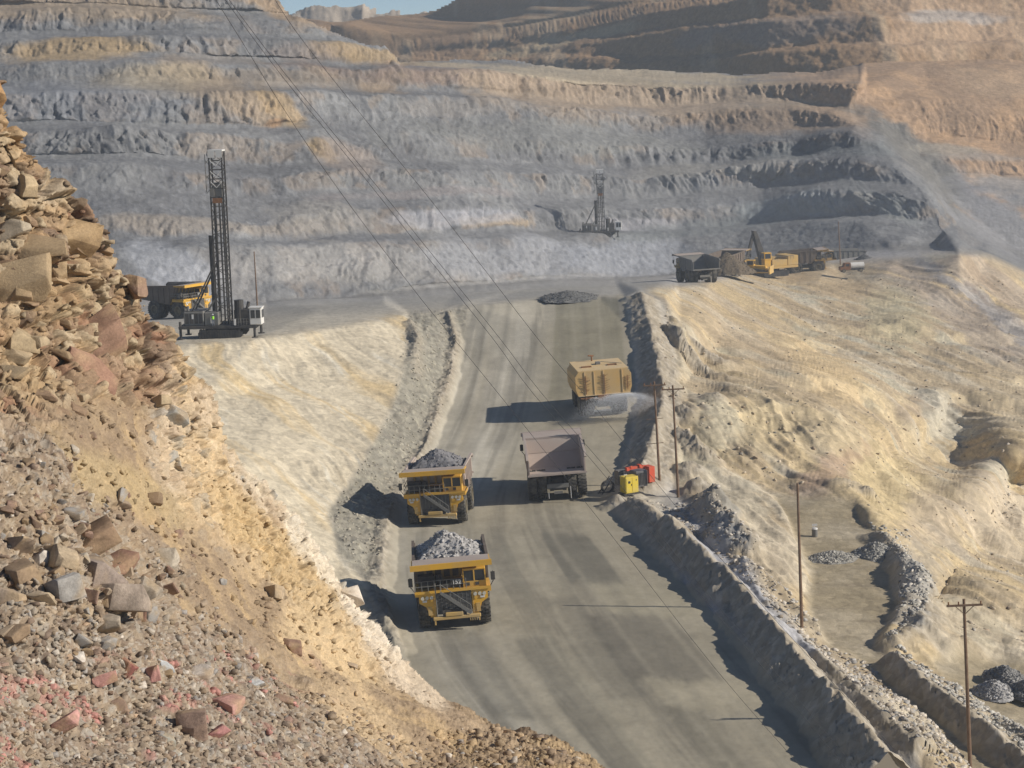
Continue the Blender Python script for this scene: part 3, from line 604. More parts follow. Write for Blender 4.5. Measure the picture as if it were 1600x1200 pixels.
# ------------------------------------------------------------------ sheet B : waste dump and upper benches behind
B = Sheet(382, 1666, -78, 166, 1.7)
yB = ip([380, 620, 800, 1000, 1200, 1385, 1450, 1670], [985, 960, 900, 840, 775, 752, 770, 790])
yB2 = ip([380, 620, 800, 1000, 1200, 1385, 1670], [985, 965, 935, 895, 865, 850, 860])
for off, L in [(-6, [(380, 170), (1670, 170)]), (0, [(380, 130), (620, 103), (800, 103), (900, 112), (1000, 117), (1150, 121), (1270, 118), (1330, 112), (1400, 114), (1670, 112)]),
    (9, [(540, 99), (620, 96), (800, 92), (900, 90), (1000, 98), (1100, 95), (1200, 85), (1300, 75), (1400, 72), (1670, 70)]),
    (20, [(540, 97), (620, 93), (800, 88), (900, 85), (1000, 91), (1100, 89), (1200, 80), (1300, 71), (1385, 67), (1670, 64)]),
    (30, [(540, 95), (620, 90), (800, 80), (900, 71), (1000, 58), (1100, 43), (1200, 34), (1300, 29), (1370, 27), (1670, 29)]),
    (44, [(540, 92), (620, 87), (800, 76), (900, 66), (1000, 51), (1100, 37), (1200, 28), (1300, 22), (1670, 18)]),
    (54, [(540, 88), (620, 82), (800, 62), (900, 44), (1000, 22), (1100, 6), (1200, -4), (1300, -20), (1670, -30)]),
    (62, [(540, 84), (620, 78), (800, 57), (900, 38), (1000, 15), (1100, -2), (1200, -14), (1670, -45)]),
    (150, [(380, 60), (500, 44), (520, 38), (560, 24), (600, 16), (680, 4), (740, -12), (900, -70), (1000, -80)])]:
    B.yline(L, yB if off < 60 else yB2, off)
for x_, y_ in ((380, -80), (600, -80), (1300, -80), (1670, -80)): B.line([(x_, y_, 'Y', yB2(x_) + 160)])
B.solve(); B.W = blur(B.W, 1, 1); pb = B.pos(); nb = normals(pb); qb = pb.reshape(-1, 3); shb = B.PX.shape; rb = lambda a: a.reshape(shb)
fdb = rb(ridged(np.stack([qb @ np.array([.8, .6, 0]) + fbm(qb, 60, 2, 5) * 14, qb @ np.array([-.6, .8, 0]) * .12, qb[:, 2] * .22], -1), 26, 4, 110)); ln = rb(fbm(qb, (14, 14, 10), 4, 111)); fb = rb(fbm(qb, 3, 3, 112))
upp = sstep(8, -8, B.PY - np.interp(B.PX, [620, 800, 900, 1000, 1100], [78, 57, 38, 15, -2])) * sstep(1150, 950, B.PX)
fins = rb(ridged(np.stack([qb @ np.array([.85, .52, 0]), qb @ np.array([-.52, .85, 0]) * .1, qb[:, 2] * .15], -1), 52, 2, 114)); fine_s = rb(fbm(np.stack([qb @ np.array([.85, .52, 0]), qb @ np.array([-.52, .85, 0]) * .06, qb[:, 2] * .1], -1), 5, 3, 115))
d = upp * (fins * 11 + fine_s * .7) + (1 - upp) * (fdb * 1.0 + ln * .9 + fb * .4)
pb2 = pb + nb * d[..., None]
c = np.zeros(shb + (3,)) + np.array((.31, .205, .12)); sb = rb(fbm(np.stack([qb[:, 0], qb[:, 1] * .1, qb[:, 2] * .15], -1), 9, 4, 113))
c = lerp(c, np.array((.44, .35, .24)), sstep(0, .7, sb) * .6); c = lerp(c, np.array((.26, .18, .12)), sstep(.1, .8, -sb + ln * .4) * .5)
c = patches(B.PX, B.PY, ln, c, [(1500, 40, 160, 60, 0, (.42, .30, .20), .8), (1480, 30, 90, 12, 0, (.40, .39, .38), .6), (1200, 50, 160, 22, -6, (.24, .21, .19), .6), (900, 60, 130, 10, -12, (.42, .36, .24), .6)])
fB = grid_faces(*shb); cx = B.PX[:-1, :-1]; cy = B.PY[:-1, :-1]
visb = in_poly(cx, cy, [(380, 180), (380, 62), (505, 44), (522, 38), (548, 28), (600, 17), (680, 5), (740, -12), (900, -80), (1680, -90), (1680, 180)])
emit('waste_dump_hill', pb2, fB, visb, MAT_WALL, c)
# ------------------------------------------------------------------ sheet C : far mesa
Cc = Sheet(300, 900, -10, 120, 2.5)
for off, L in [(0, [(300, 120), (900, 120)]), (60, [(300, 40), (400, 42), (450, 36), (500, 42), (620, 44), (900, 44)]), (75, [(300, 34), (445, 30), (462, 20), (480, 14), (520, 12), (562, 13), (575, 18), (620, 22), (760, 24), (900, 26)]), (200, [(300, 28), (450, 26), (468, 16), (490, 11), (555, 9), (580, 15), (640, 19), (900, 20)])]:
    Cc.yline(L, lambda x: 2600, off)
Cc.solve(); pc = Cc.pos(); nc = normals(pc); qc = pc.reshape(-1, 3); shc = Cc.PX.shape
dd = ridged(qc * np.array([1, .3, .3]), 40, 4, 120).reshape(shc) * 7 + fbm(qc, 20, 3, 121).reshape(shc) * 3
pc = pc + nc * dd[..., None]; c = np.zeros(shc + (3,)) + np.array((.36, .31, .255)); c *= (1 + .18 * fbm(qc, 30, 3, 122).reshape(shc))[..., None]
visc = in_poly(Cc.PX[:-1, :-1], Cc.PY[:-1, :-1], [(290, 130), (290, 34), (430, 33), (446, 28), (462, 19), (480, 13), (520, 11), (560, 12), (578, 17), (640, 21), (900, 24), (910, 130)])
emit('distant_mesa', pc, grid_faces(*shc), visc, MAT_WALL, c)
g = MB(); g.add([(-14000, 2800, 18), (14000, 2800, 18), (14000, 16000, 18), (-14000, 16000, 18)], [(0, 1, 2, 3)]); g.add([(-14000, -3000, -70), (14000, -3000, -70), (14000, 2800, -70), (-14000, 2800, -70)], [(0, 1, 2, 3)])
tag(g.build('ground_plain', paint('plain_earth', (.3, .26, .2), rough=.95, scale=.01, dirt=.3)), kind='structure')
# ================================================================== NEAR ROCKY SLOPE
H = Sheet(-420, 978, -76, 1238, 1.5)
SILH = [(-430, -90, 55), (-200, 0, 56.5), (-70, 60, 58), (0, 104, 60), (18, 122, 60), (24, 172, 60), (48, 214, 60), (60, 250, 60.5), (98, 298, 61), (150, 340, 62), (166, 395, 63), (203, 428, 64), (214, 480, 65), (268, 530, 66), (290, 572, 66.5), (330, 612, 67), (350, 690, 68), (402, 745, 69.5), (470, 802, 70.5), (520, 870, 71), (560, 922, 71), (600, 975, 71), (650, 1042, 70.5), (700, 1086, 69.5), (770, 1130, 67.5), (830, 1142, 66), (880, 1154, 64), (940, 1202, 61), (980, 1242, 59)]
H.line([(x, y, 'Y', v) for x, y, v in SILH])
H.line([(x + 60, y - 60, 'Y', v + 3) for x, y, v in SILH])
for x, y, v in [(-430, 100, 55), (-430, 400, 54.5), (-430, 600, 49), (-430, 800, 41), (-430, 1000, 36.5), (-430, 1240, 31.5), (-250, 200, 56), (-250, 400, 55.5), (-70, 200, 57), (-70, 400, 57), (-70, 600, 51), (-70, 800, 43), (-70, 1000, 38), (-70, 1240, 33), (40, 330, 59), (100, 430, 60), (40, 480, 57), (100, 560, 57.5), (180, 560, 62), (100, 700, 50), (250, 700, 61.5), (100, 850, 45.5), (110, 920, 42.5), (250, 900, 53), (250, 1100, 43.5),
                (400, 900, 64), (400, 1050, 55), (400, 1240, 41), (550, 1050, 63.5), (550, 1240, 48), (700, 1180, 61), (820, 1240, 55), (300, 800, 62)]:
    H.line([(x, y, 'Y', v)])
H.solve(); H.W = blur(H.W, 5, 2)
ph = H.pos(); nh = normals(ph); nh = blur(nh, 6, 2); nh /= np.linalg.norm(nh, axis=-1, keepdims=True)
HX, HY = H.PX, H.PY; shh = HX.shape; qh = ph.reshape(-1, 3); rh = lambda a: a.reshape(shh)
outc = in_poly(HX, HY, [(-440, -90), (-440, -90), (30, 90), (110, 290), (230, 420), (300, 600), (240, 640), (120, 620), (60, 660), (-440, 640)])
fract = in_poly(HX, HY, [(270, 540), (360, 650), (480, 790), (660, 1030), (600, 1060), (480, 960), (380, 880), (270, 800), (230, 700)])
boul = in_poly(HX, HY, [(-440, 660), (60, 660), (120, 720), (200, 820), (290, 900), (260, 990), (120, 1010), (-440, 1010)])
wo, wf, wb = [blur(m.astype(f32), 9, 2) for m in (outc, fract, boul)]
nb1 = rh(fbm(qh, 5, 4, 201)); nb2 = rh(fbm(qh, 1.2, 5, 202, gain=.6)); nb3 = rh(fbm(qh, .22, 3, 203, gain=.6))
qt = qh @ np.array([[.92, .1, -.3], [-.1, 1, .1], [.3, 0, .95]])
qw = qt + np.stack([nb2.ravel() * .06, nb2.ravel() * .05, nb3.ravel() * .05], -1)
e1, i1, f1 = [rh(v) for v in worley(qw * np.array([.75, .9, 1.9]), 1.5, 211)]
e2, i2, f2 = [rh(v) for v in worley(qw * np.array([.9, 1, 1.5]), .58, 212)]
e3, i3, f3 = [rh(v) for v in worley(qh, .2, 213)]
e4, i4, f4 = [rh(v) for v in worley(qh, .095, 214)]
sz = np.clip(.5 + nb1, 0, 1)
dh = nb1 * .35 + nb2 * .16
dh = dh + wo * ((i1 - .5) * .5 + f1 * .1 + (i2 - .5) * .26 + f2 * .05 + f3 * .03 - .28 * sstep(.16, 0, e1) - .07 * sstep(.15, 0, e2)) \
    + wf * (f2 * .15 + f3 * .05 + f1 * .12 - .09 * sstep(.16, 0, e2)) \
    + np.clip(1 - wo - wf, 0, 1) * (f3 * .042 * (.3 + sz) + f4 * .022 + f2 * .07 * (.35 + wb * 1.5)) + nb3 * .018
ph2 = ph + nh * dh[..., None]
# colours
K = lambda *a: np.array(a)
ch = np.zeros(shh + (3,)) + K(.34, .25, .16)
ch = lerp(ch, K(.24, .175, .12), sstep(-.1, .5, nb2) * .6)
ch = lerp(ch, K(.46, .33, .18), sstep(.0, .6, -nb2 + nb1 * .5) * .6)
co = lerp(np.zeros_like(ch) + K(.36, .255, .155), K(.20, .14, .10), i1); co = lerp(co, K(.45, .36, .24), sstep(.62, .9, i2) * .8); co = lerp(co, K(.30, .17, .11), sstep(.78, .9, 1 - i2) * .7)
co = lerp(co, K(.42, .29, .16), sstep(0, .6, nb2) * .6)
ch = lerp(ch, co, wo)
cf = lerp(np.zeros_like(ch) + K(.58, .48, .35), K(.40, .29, .19), i2 * .9); cf = lerp(cf, K(.34, .34, .32), sstep(.84, .92, i2) * .9); cf = lerp(cf, K(.55, .40, .22), sstep(0, .6, nb1 + nb2 * .5) * .6)
ch = lerp(ch, cf, wf)
crb = lerp(np.zeros_like(ch) + K(.40, .32, .23), K(.19, .145, .115), i3); crb = lerp(crb, K(.46, .42, .36), sstep(.75, .95, i4) * .7); crb = lerp(crb, K(.27, .26, .24), sstep(.7, .9, 1 - i3) * .6)
rubz = blur(in_poly(HX, HY, [(-440, 980), (120, 1000), (300, 960), (420, 1040), (560, 1150), (700, 1260), (-440, 1260)]).astype(f32), 14, 2)
rubz = np.clip(rubz + wb * .8, 0, 1); ch = lerp(ch, crb, rubz * .85)
QH = nb1 * .6 + nb2 * .5
ch = patches(HX, HY, QH, ch, [(420, 860, 200, 46, 44, (.50, .36, .19), .8), (520, 1000, 120, 44, 40, (.56, .42, .25), .8), (200, 760, 130, 36, 30, (.42, .32, .18), .7), (420, 720, 60, 60, 50, (.60, .52, .40), .8), (500, 850, 70, 36, 50, (.66, .58, .46), .8),
     (590, 980, 70, 22, 50, (.66, .58, .47), .85), (640, 1060, 90, 24, 40, (.58, .48, .36), .8), (560, 1120, 110, 40, 35, (.52, .39, .24), .7), (760, 1150, 120, 24, 20, (.40, .30, .2), .7), (60, 200, 40, 60, 0, (.42, .28, .15), .6), (60, 300, 50, 20, 20, (.44, .36, .26), .6),
     (320, 640, 50, 60, 60, (.50, .40, .29), .7), (190, 590, 90, 30, 20, (.30, .185, .12), .6), (40, 600, 60, 30, 0, (.42, .30, .17), .6), (90, 470, 60, 40, 0, (.34, .24, .13), .5)])
redm = sstep(.30, .62, rh(fbm(qh, .75, 3, 220)) + .25 * (i3 - .5)) * sstep(1010, 1070, HY + HX * .05) * sstep(560, 380, HX)
ch = lerp(ch, K(.46, .235, .195), redm * sstep(.3, .7, i3) * .5)
ch = lerp(ch, ch.mean(-1, keepdims=True) * np.array([1.08, 1, .9]), np.full(shh, .0)); ch *= (1 + .16 * nb3)[..., None]; ch = lerp(ch, ch * .55, sstep(.10, 0, e2) * .5 * np.clip(wo + wf, 0, 1)); ch = np.clip(ch, .02, .9)
fH = grid_faces(*shh)
jx = nb3[:-1, :-1] * 2.5; pol = [(x, y) for x, y, _ in SILH] + [(985, 1300), (-440, 1300), (-440, -90)]
vish = in_poly(HX[:-1, :-1] + jx + nb2[:-1, :-1] * 5, HY[:-1, :-1] + jx, pol)
MAT_ROCK = earth('fractured_rock', 14, .025, .22, speck=.1)
used = np.unique(fH[vish]); mp = np.zeros(shh[0] * shh[1], np.int64); mp[used] = np.arange(len(used))
V1 = ph2.reshape(-1, 3)[used]; F1 = mp[fH[vish]]; C1_ = ch.reshape(-1, 3)[used]
# the far side of the knoll, falling away to the haul road
S3 = []
for (xa, ya, va), (xb, yb, vb) in zip(SILH[:-1], SILH[1:]):
    for t in np.linspace(0, 1, 14, endpoint=False): S3.append(P(xa + (xb - xa) * t, ya + (yb - ya) * t, va + (vb - va) * t))
S3 = np.array(S3); rows = []
for k in range(46):
    r_ = S3.copy(); yn = r_[:, 1] - .6 + k * .75; f_ = yn / r_[:, 1]; r_[:, 0] = r_[:, 0] * f_ - .55 - .12 * k; r_[:, 2] = CAMZ + (r_[:, 2] - CAMZ) * f_ - .55 - k * .42; r_[:, 1] = yn; rows.append(r_)
SK = np.array(rows); qk = SK.reshape(-1, 3); dk = (worley(qk, 1.35, 211)[2] * .35 + fbm(qk, 1.2, 4, 202) * .2).reshape(SK.shape[:2]); dk[0] = 0
SK[..., 2] += dk - .15; SK[..., 1] += dk * .3
kb = len(V1); fk = grid_faces(*SK.shape[:2]).reshape(-1, 4) + kb
V1 = np.concatenate([V1, SK.reshape(-1, 3)]); F1 = np.concatenate([F1, fk]); C1_ = np.concatenate([C1_, np.clip(np.zeros((len(qk), 3)) + K(.42, .33, .22) * (1 + .3 * fbm(qk, 1, 3, 9))[:, None], .05, .8)])
tag(np_mesh('rocky_near_slope', V1, F1, MAT_ROCK, None, C1_), kind='structure')
def H_at(px, py):
    i = int(round((px - H.xs[0]) / H.step)); j = int(round((py - H.ys[0]) / H.step)); return ph2[j, i].copy(), nh[j, i].copy()
# ------------------------------------------------------------------ loose rocks
def cut_rock(seed, ax, n):
    """block broken along flat planes"""
    import bmesh
    r = random.Random(seed); bm = bmesh.new(); bmesh.ops.create_cube(bm, size=2.0)
    for i in range(n):
        d = Vector((r.gauss(0, 1), r.gauss(0, 1), r.gauss(0, 1))).normalized(); co = d * r.uniform(.5, .95)
        bmesh.ops.bisect_plane(bm, geom=bm.verts[:] + bm.edges[:] + bm.faces[:], plane_co=co, plane_no=d, clear_outer=True)
        ed = [e for e in bm.edges if e.is_boundary]
        if ed: bmesh.ops.holes_fill(bm, edges=ed)
    sh_ = Matrix.Rotation(r.uniform(-.3, .3), 3, 'X') @ Matrix.Rotation(r.uniform(-.3, .3), 3, 'Y')
    for v in bm.verts: v.co = Vector((v.co.x * ax[0] + v.co.z * r.uniform(.0, .02), v.co.y * ax[1], v.co.z * ax[2]))
    bmesh.ops.triangulate(bm, faces=bm.faces); bm.verts.ensure_lookup_table(); bm.verts.index_update()
    V = np.array([tuple(sh_ @ v.co) for v in bm.verts]) * .95; Fh = np.array([[v.index for v in f.verts] for f in bm.faces]); bm.free(); return V, Fh
def hull(seed, ax=(1, .8, .7), n=16, blocky=.35):
    import bmesh
    if n < 12: return cut_rock(seed, ax, 6 if n > 8 or n == 5 else 4)
    r = random.Random(seed); bm = bmesh.new()
    for i in range(n):
        v = Vector((r.gauss(0, 1), r.gauss(0, 1), r.gauss(0, 1))).normalized()
        m = max(abs(v.x), abs(v.y), abs(v.z)); v = v.lerp(v / m, blocky) * r.uniform(.8, 1.08)
        bm.verts.new((v.x * ax[0], v.y * ax[1], v.z * ax[2]))
    res = bmesh.ops.convex_hull(bm, input=bm.verts)
    bmesh.ops.delete(bm, geom=[e for e in res['geom_interior'] if isinstance(e, bmesh.types.BMVert)], context='VERTS')
    bmesh.ops.triangulate(bm, faces=bm.faces); bm.verts.ensure_lookup_table(); bm.verts.index_update()
    V = np.array([tuple(v.co) for v in bm.verts]); Fh = np.array([[v.index for v in f.verts] for f in bm.faces]); bm.free(); return V, Fh
def rock_obj(name, seed, ax, base, mat, size, detail=True, blocky=.62, n=11):
    """one broken rock: convex block, faces cut up and weathered"""
    import bmesh
    V, Fh = hull(seed, ax, n, blocky); bm = bmesh.new(); vs = [bm.verts.new(v) for v in V]
    for f in Fh: bm.faces.new([vs[i] for i in f])
    bmesh.ops.dissolve_limit(bm, angle_limit=math.radians(5), verts=bm.verts, edges=bm.edges)
    bmesh.ops.bevel(bm, geom=list(bm.edges), offset=.012, segments=1, affect='EDGES')
    bmesh.ops.triangulate(bm, faces=bm.faces); bmesh.ops.subdivide_edges(bm, edges=list(bm.edges), cuts=2, use_grid_fill=True)
    bm.verts.ensure_lookup_table(); bm.verts.index_update()
    V = np.array([tuple(v.co) for v in bm.verts]); bmesh.ops.triangulate(bm, faces=bm.faces); Fh = np.array([[v.index for v in f.verts] for f in bm.faces]); bm.free()
    n = V / (np.linalg.norm(V, axis=1, keepdims=True) + 1e-6); sd3 = V * size + seed * 3.7
    V = V * size + n * (fbm(sd3, size * .7, 4, seed)[:, None] * .03 * size)
    c = np.array(base) * (1 + .28 * fbm(sd3, size * .5, 3, seed + 1) + .12 * fbm(sd3, size * .12, 2, seed + 2))[:, None]
    c = lerp(c, np.zeros_like(c) + K(.40, .29, .17), np.clip(fbm(sd3, size * .8, 3, seed + 4) * 1.2, 0, .6))
    return np_mesh(name, V, Fh, mat, None, np.clip(c, .02, .9))
DRED = (.27, .155, .115); BRN = (.30, .215, .14); TANR = (.44, .345, .235); GRYR = (.33, .31, .285); PNK = (.44, .235, .20); WHT = (.56, .51, .45)
BIG = [ # px, py, size px, aspect, colour, label
 (131, 850, 64, (1, .8, .72), (.27, .185, .12), 'big rusty brown boulder standing highest in the heap of boulders on the near slope'),
 (92, 888, 50, (1, .8, .6), TANR, 'pale tan flat topped boulder near the middle of the boulder heap'),
 (60, 884, 30, (.6, .7, 1), WHT, 'narrow upright pale rock wedged left of the tan flat topped boulder'),
 (30, 908, 58, (1, .8, .6), BRN, 'wide brown boulder at the left end of the boulder heap'),
 (88, 924, 54, (1, .8, .66), GRYR, 'grey angular boulder with shaded face below the tan flat topped boulder'),
 (143, 914, 66, (1, .8, .62), (.31, .25, .21), 'large grey brown boulder lying right of the grey angular boulder'),
 (14, 942, 44, (.9, .8, .8), (.36, .28, .21), 'rounded tan brown boulder cut by the left edge of the photo under the heap'),
 (55, 942, 36, (1, .8, .55), TANR, 'small light tan block under the left part of the boulder heap'),
 (160, 950, 66, (1, .8, .5), (.32, .26, .21), 'long low grey brown slab at the foot of the boulder heap'),
 (202, 960, 42, (.9, .8, .9), DRED, 'dark red brown pyramid shaped boulder at the right foot of the heap'),
 (158, 982, 46, (1, .7, .62), (.37, .31, .24), 'tan wedge shaped rock lying below the long low slab'),
 (27, 862, 48, (1, .8, .5), (.30, .23, .17), 'flat brown slab on the upper left of the boulder heap'),
 (176, 893, 48, (1, .8, .8), DRED, 'dark red brown boulder right of the rusty boulder in the heap'),
 (226, 920, 50, (.9, .8, .9), (.34, .29, .23), 'broad grey tan boulder at the right side of the heap'),
 (250, 880, 44, (.9, .8, 1), (.45, .39, .31), 'pale upright boulder on sandy ground right of the heap'),
 (180, 868, 44, (1, .7, .4), (.46, .44, .42), 'light grey flat rock lying on top of the boulder heap'),
 (14, 994, 40, (1, .8, .7), BRN, 'brown boulder by the left edge of the photo below the heap'),
 (115, 1030, 22, (.9, .8, .8), WHT, 'small whitish block alone on the rubble under the heap'),
 (305, 1060, 34, (.75, .8, 1), (.52, .46, .40), 'pale beige upright rock on the rubble between the pink stained patches'),
 (289, 1156, 56, (.95, .8, 1), (.30, .21, .16), 'large dark brown slab standing on the rubble near the bottom of the photo'),
 (253, 1161, 30, (.9, .8, .8), (.34, .34, .30), 'small grey green rock leaning on the large dark brown slab'),
 (272, 1184, 26, (1, .8, .6), (.40, .40, .37), 'grey rock below the large dark brown slab at the bottom of the photo'),
 (188, 1050, 30, (1, .8, .7), (.30, .12, .10), 'deep red rock right above the two pink rocks on the rubble'),
 (221, 1062, 32, (1, .8, .6), PNK, 'pink stained rock beside the grey white stone on the rubble'),
 (240, 1052, 34, (1, .6, .4), (.46, .46, .45), 'grey white flat stone lying beside a pink rock'),
 (156, 1070, 32, (1, .8, .55), PNK, 'pink topped rock with a dark side left of the grey white stone'),
 (353, 1113, 44, (1, .8, .5), (.46, .26, .22), 'largest pink stained rock, lying right of the pale beige upright rock'),
 (326, 1164, 38, (1, .7, .4), (.42, .21, .19), 'reddish pink flat rock right of the large dark brown slab'),
 (105, 1127, 46, (1, .8, .45), (.44, .24, .21), 'wide pink stained rock in the lower left rubble'),
 (463, 1005, 30, (1, .8, .7), (.28, .18, .13), 'dark brown boulder alone on the yellow sandy slope'),
 (366, 996, 28, (1, .7, .3), (.36, .32, .28), 'thin grey brown slab lying flat on the yellow sandy slope'),
 (556, 925, 36, (.8, .8, 1), (.66, .58, .48), 'whitish block on the slope edge above the front loaded truck shadow'),
 (430, 935, 34, (1, .8, .5), (.40, .31, .21), 'brown tan block half buried below the broken cream ledge'),
 (392, 1072, 40, (1, .6, .35), (.50, .50, .49), 'light grey flaky stone lying on the brink of the rubble'),
 (436, 1096, 34, (1, .7, .6), (.27, .18, .13), 'dark brown rock right of the light grey flaky stone'),
 (42, 440, 84, (1, .8, .8), (.35, .26, .16), 'huge square brown block in the outcrop with a flat lit face'),
 (124, 372, 62, (.95, .8, .95), (.36, .25, .14), 'big rusty squarish block perched right of a deep dark gap in the outcrop'),
 (50, 386, 78, (1, .7, .38), (.30, .22, .14), 'long flat slab bedded above the huge square block'),
 (150, 528, 70, (1, .7, .5), (.29, .18, .125), 'tilted dark reddish slab jutting out of the outcrop over a black shadow'),
 (138, 577, 72, (1, .8, .5), (.34, .20, .14), 'flat reddish brown slab face lying under the tilted dark slab'),
 (42, 520, 56, (1, .8, .7), (.35, .27, .17), 'brown block low in the outcrop near the left edge'),
 (14, 362, 46, (1, .8, .6), (.42, .35, .26), 'pale block at the left edge of the outcrop above the bedded slab'),
 (105, 424, 42, (.9, .8, 1), (.32, .23, .14), 'brown block in the notch between the two biggest outcrop blocks'),
 (198, 446, 34, (.9, .8, 1.1), (.27, .18, .13), 'dark block sticking up on the skyline of the outcrop near the drill'),
 (8, 140, 46, (.8, .8, 1.3), (.40, .24, .12), 'orange brown rock tower at the very top left of the outcrop'),
 (30, 290, 36, (1, .8, .7), (.42, .32, .2), 'tan block high on the outcrop below the rock tower'),
 (266, 648, 46, (.9, .8, 1), (.32, .31, .28), 'grey block set in the cream broken ledge')]
for k, (px, py, s_, ax, c_, lb) in enumerate(BIG):
    p_, n_ = H_at(px, py); d_ = p_[1]; size = s_ / F * d_ / 2 / max(.8, (ax[0] + ax[2]) / 2) * 1.08
    o = rock_obj('boulder', 500 + k, ax, c_, MAT_ROCK, size)
    o.location = p_ + n_ * size * .12; o.rotation_euler = (rnd.uniform(-.25, .25), rnd.uniform(-.35, .35), rnd.uniform(-.9, .9))
    tag(o, lb, 'boulder')
for k in range(46):
    for _ in range(50):
        x = rnd.uniform(-25, 260); y = rnd.uniform(150, 640)
        if in_poly(np.array([x + 22]), np.array([y - 22]), [(a, b) for a, b, _ in SILH] + [(985, 1300), (-440, 1300), (-440, -90)])[0] and y < 640 - .0 * x and (y > 250 or x < 40): break
    if k < 12: bpro = [] if k == 0 else bpro
    if k < 12: o = rock_obj('outcrop_block', 700 + k, (1, rnd.uniform(.7, .95), rnd.uniform(.45, .95)), [(.36, .26, .16), (.27, .185, .12), (.40, .31, .20), (.23, .155, .105)][k % 4], MAT_ROCK, 1.0, blocky=.9, n=5); bpro.append(o)
    else: o = bpro[k % 12].copy(); COL.objects.link(o)
    p_, n_ = H_at(x, y); z_ = rnd.uniform(.2, .5); o.scale = (z_ * rnd.uniform(.9, 1.4), z_, z_ * rnd.uniform(.45, .9)); o.location = p_ - n_ * z_ * .12
    o.rotation_euler = (rnd.uniform(-.12, .12), rnd.uniform(.0, .35), rnd.uniform(-.5, .1)); tag(o, 'squarish brown block set among others in the broken outcrop at the left', 'rock block', 'blocks in the broken outcrop')
protos = [rock_obj('rock', 900 + k, (1, rnd.uniform(.65, .9), rnd.uniform(.5, .9)), [BRN, TANR, (.33, .25, .18), (.26, .18, .13), GRYR, (.40, .31, .22), (.46, .40, .32), (.30, .2, .15)][k % 8], MAT_ROCK, 1.0) for k in range(16)]
nR = 0
while nR < 236:
    x = rnd.uniform(-20, 620); y = rnd.uniform(640, 1190)
    if rnd.random() < .8: x = rnd.gauss(110, 80); y = rnd.gauss(880 + .25 * (x - 110), 75)
    if not (-20 < x < 620 and 560 < y < 1195): continue
    if not in_poly(np.array([x]), np.array([y - 25]), pol)[0]: continue
    s_ = (8 + 24 * rnd.random() ** 2.2) * (1 if x < 300 else .6); p_, n_ = H_at(x, y)
    o = protos[nR % 16] if nR < 16 else protos[nR % 16].copy()
    if nR >= 16: COL.objects.link(o)
    sz_ = s_ / F * p_[1] * .55; o.scale = (sz_, sz_ * rnd.uniform(.8, 1.1), sz_ * rnd.uniform(.7, 1.1)); o.location = p_ + n_ * sz_ * .25
    o.rotation_euler = (rnd.uniform(-.6, .6), rnd.uniform(-.6, .6), rnd.uniform(0, 6.28))
    tag(o, 'small angular broken rock lying loose among others on the near stony slope', 'rock', 'small loose rocks on the near slope'); nR += 1
def rubble(name, pts, sizes, colors, mat, seed, nproto=10):
    """countless stones in one mesh"""
    r = np.random.RandomState(seed); pr = [hull(seed * 31 + k, (1, .75, .5), 8, .55) for k in range(nproto)]
    Vs = []; Fs = []; Cs = []; base = 0; idx = r.randint(0, nproto, len(pts))
    for k in range(nproto):
        m = np.where(idx == k)[0]
        if not len(m): continue
        V, Fh = pr[k]; n = len(m); a = r.rand(n) * 6.283; b = (r.rand(n) - .5) * 1.6
        R = np.zeros((n, 3, 3)); ca, sa, cb_, sb_ = np.cos(a), np.sin(a), np.cos(b), np.sin(b)
        R[:, 0, 0] = ca; R[:, 0, 1] = -sa * cb_; R[:, 0, 2] = sa * sb_; R[:, 1, 0] = sa; R[:, 1, 1] = ca * cb_; R[:, 1, 2] = -ca * sb_; R[:, 2, 1] = sb_; R[:, 2, 2] = cb_
        W_ = np.einsum('nij,vj->nvi', R, V) * sizes[m][:, None, None] + pts[m][:, None, :]
        Vs.append(W_.reshape(-1, 3)); Fs.append((Fh[None] + (np.arange(n) * len(V))[:, None, None]).reshape(-1, 3) + base); base += n * len(V)
        Cs.append(np.repeat(colors[m], len(V), 0))
    o = np_mesh(name, np.concatenate(Vs), np.concatenate(Fs), mat, None, np.concatenate(Cs)); return tag(o, kind='stuff')
R_ = np.random.RandomState(5)
def pick(n, polys, posg, xs, ys, step, dens=None):
    out = []; cols_i = []
    while len(out) < n:
        x = R_.uniform(xs[0], xs[-1], n); y = R_.uniform(ys[0], ys[-1], n); m = np.zeros(n, bool)
        for pl in polys: m |= in_poly(x, y, pl)
        if dens is not None: m &= R_.rand(n) < dens(x, y)
        for a, b in zip(x[m], y[m]): out.append((int((b - ys[0]) / step), int((a - xs[0]) / step)))
    return np.array(out[:n])
RUBP = [(-60, 700), (100, 700), (250, 860), (330, 960), (480, 1080), (640, 1150), (760, 1145), (880, 1165), (930, 1220), (-60, 1230)]
ij = pick(15000, [RUBP], ph2, H.xs, H.ys, H.step, lambda x, y: .35 + .65 * (y > 960)); P_ = ph2[ij[:, 0], ij[:, 1]]
s_ = (.012 + .13 * R_.rand(len(P_)) ** 5) * P_[:, 1] / 45; pal = np.array([(.30, .22, .15), (.42, .35, .26), (.22, .165, .125), (.34, .31, .28), (.50, .44, .37), (.26, .19, .14), (.38, .27, .18)])
cc = np.where(R_.rand(len(P_), 1) < .72, ch[ij[:, 0], ij[:, 1]], pal[R_.randint(0, 7, len(P_))]) * (.75 + .5 * R_.rand(len(P_), 1)); rm = redm[ij[:, 0], ij[:, 1]]; k_ = (rm > .5) & (R_.rand(len(P_)) < .38); cc[k_] = np.array([.47, .24, .20]) * (.8 + .4 * R_.rand(k_.sum(), 1))
tag(rubble('stony_rubble', P_, s_, cc, MAT_ROCK, 3), 'brown, grey and pink stained stony rubble covering the near slope', 'rubble')
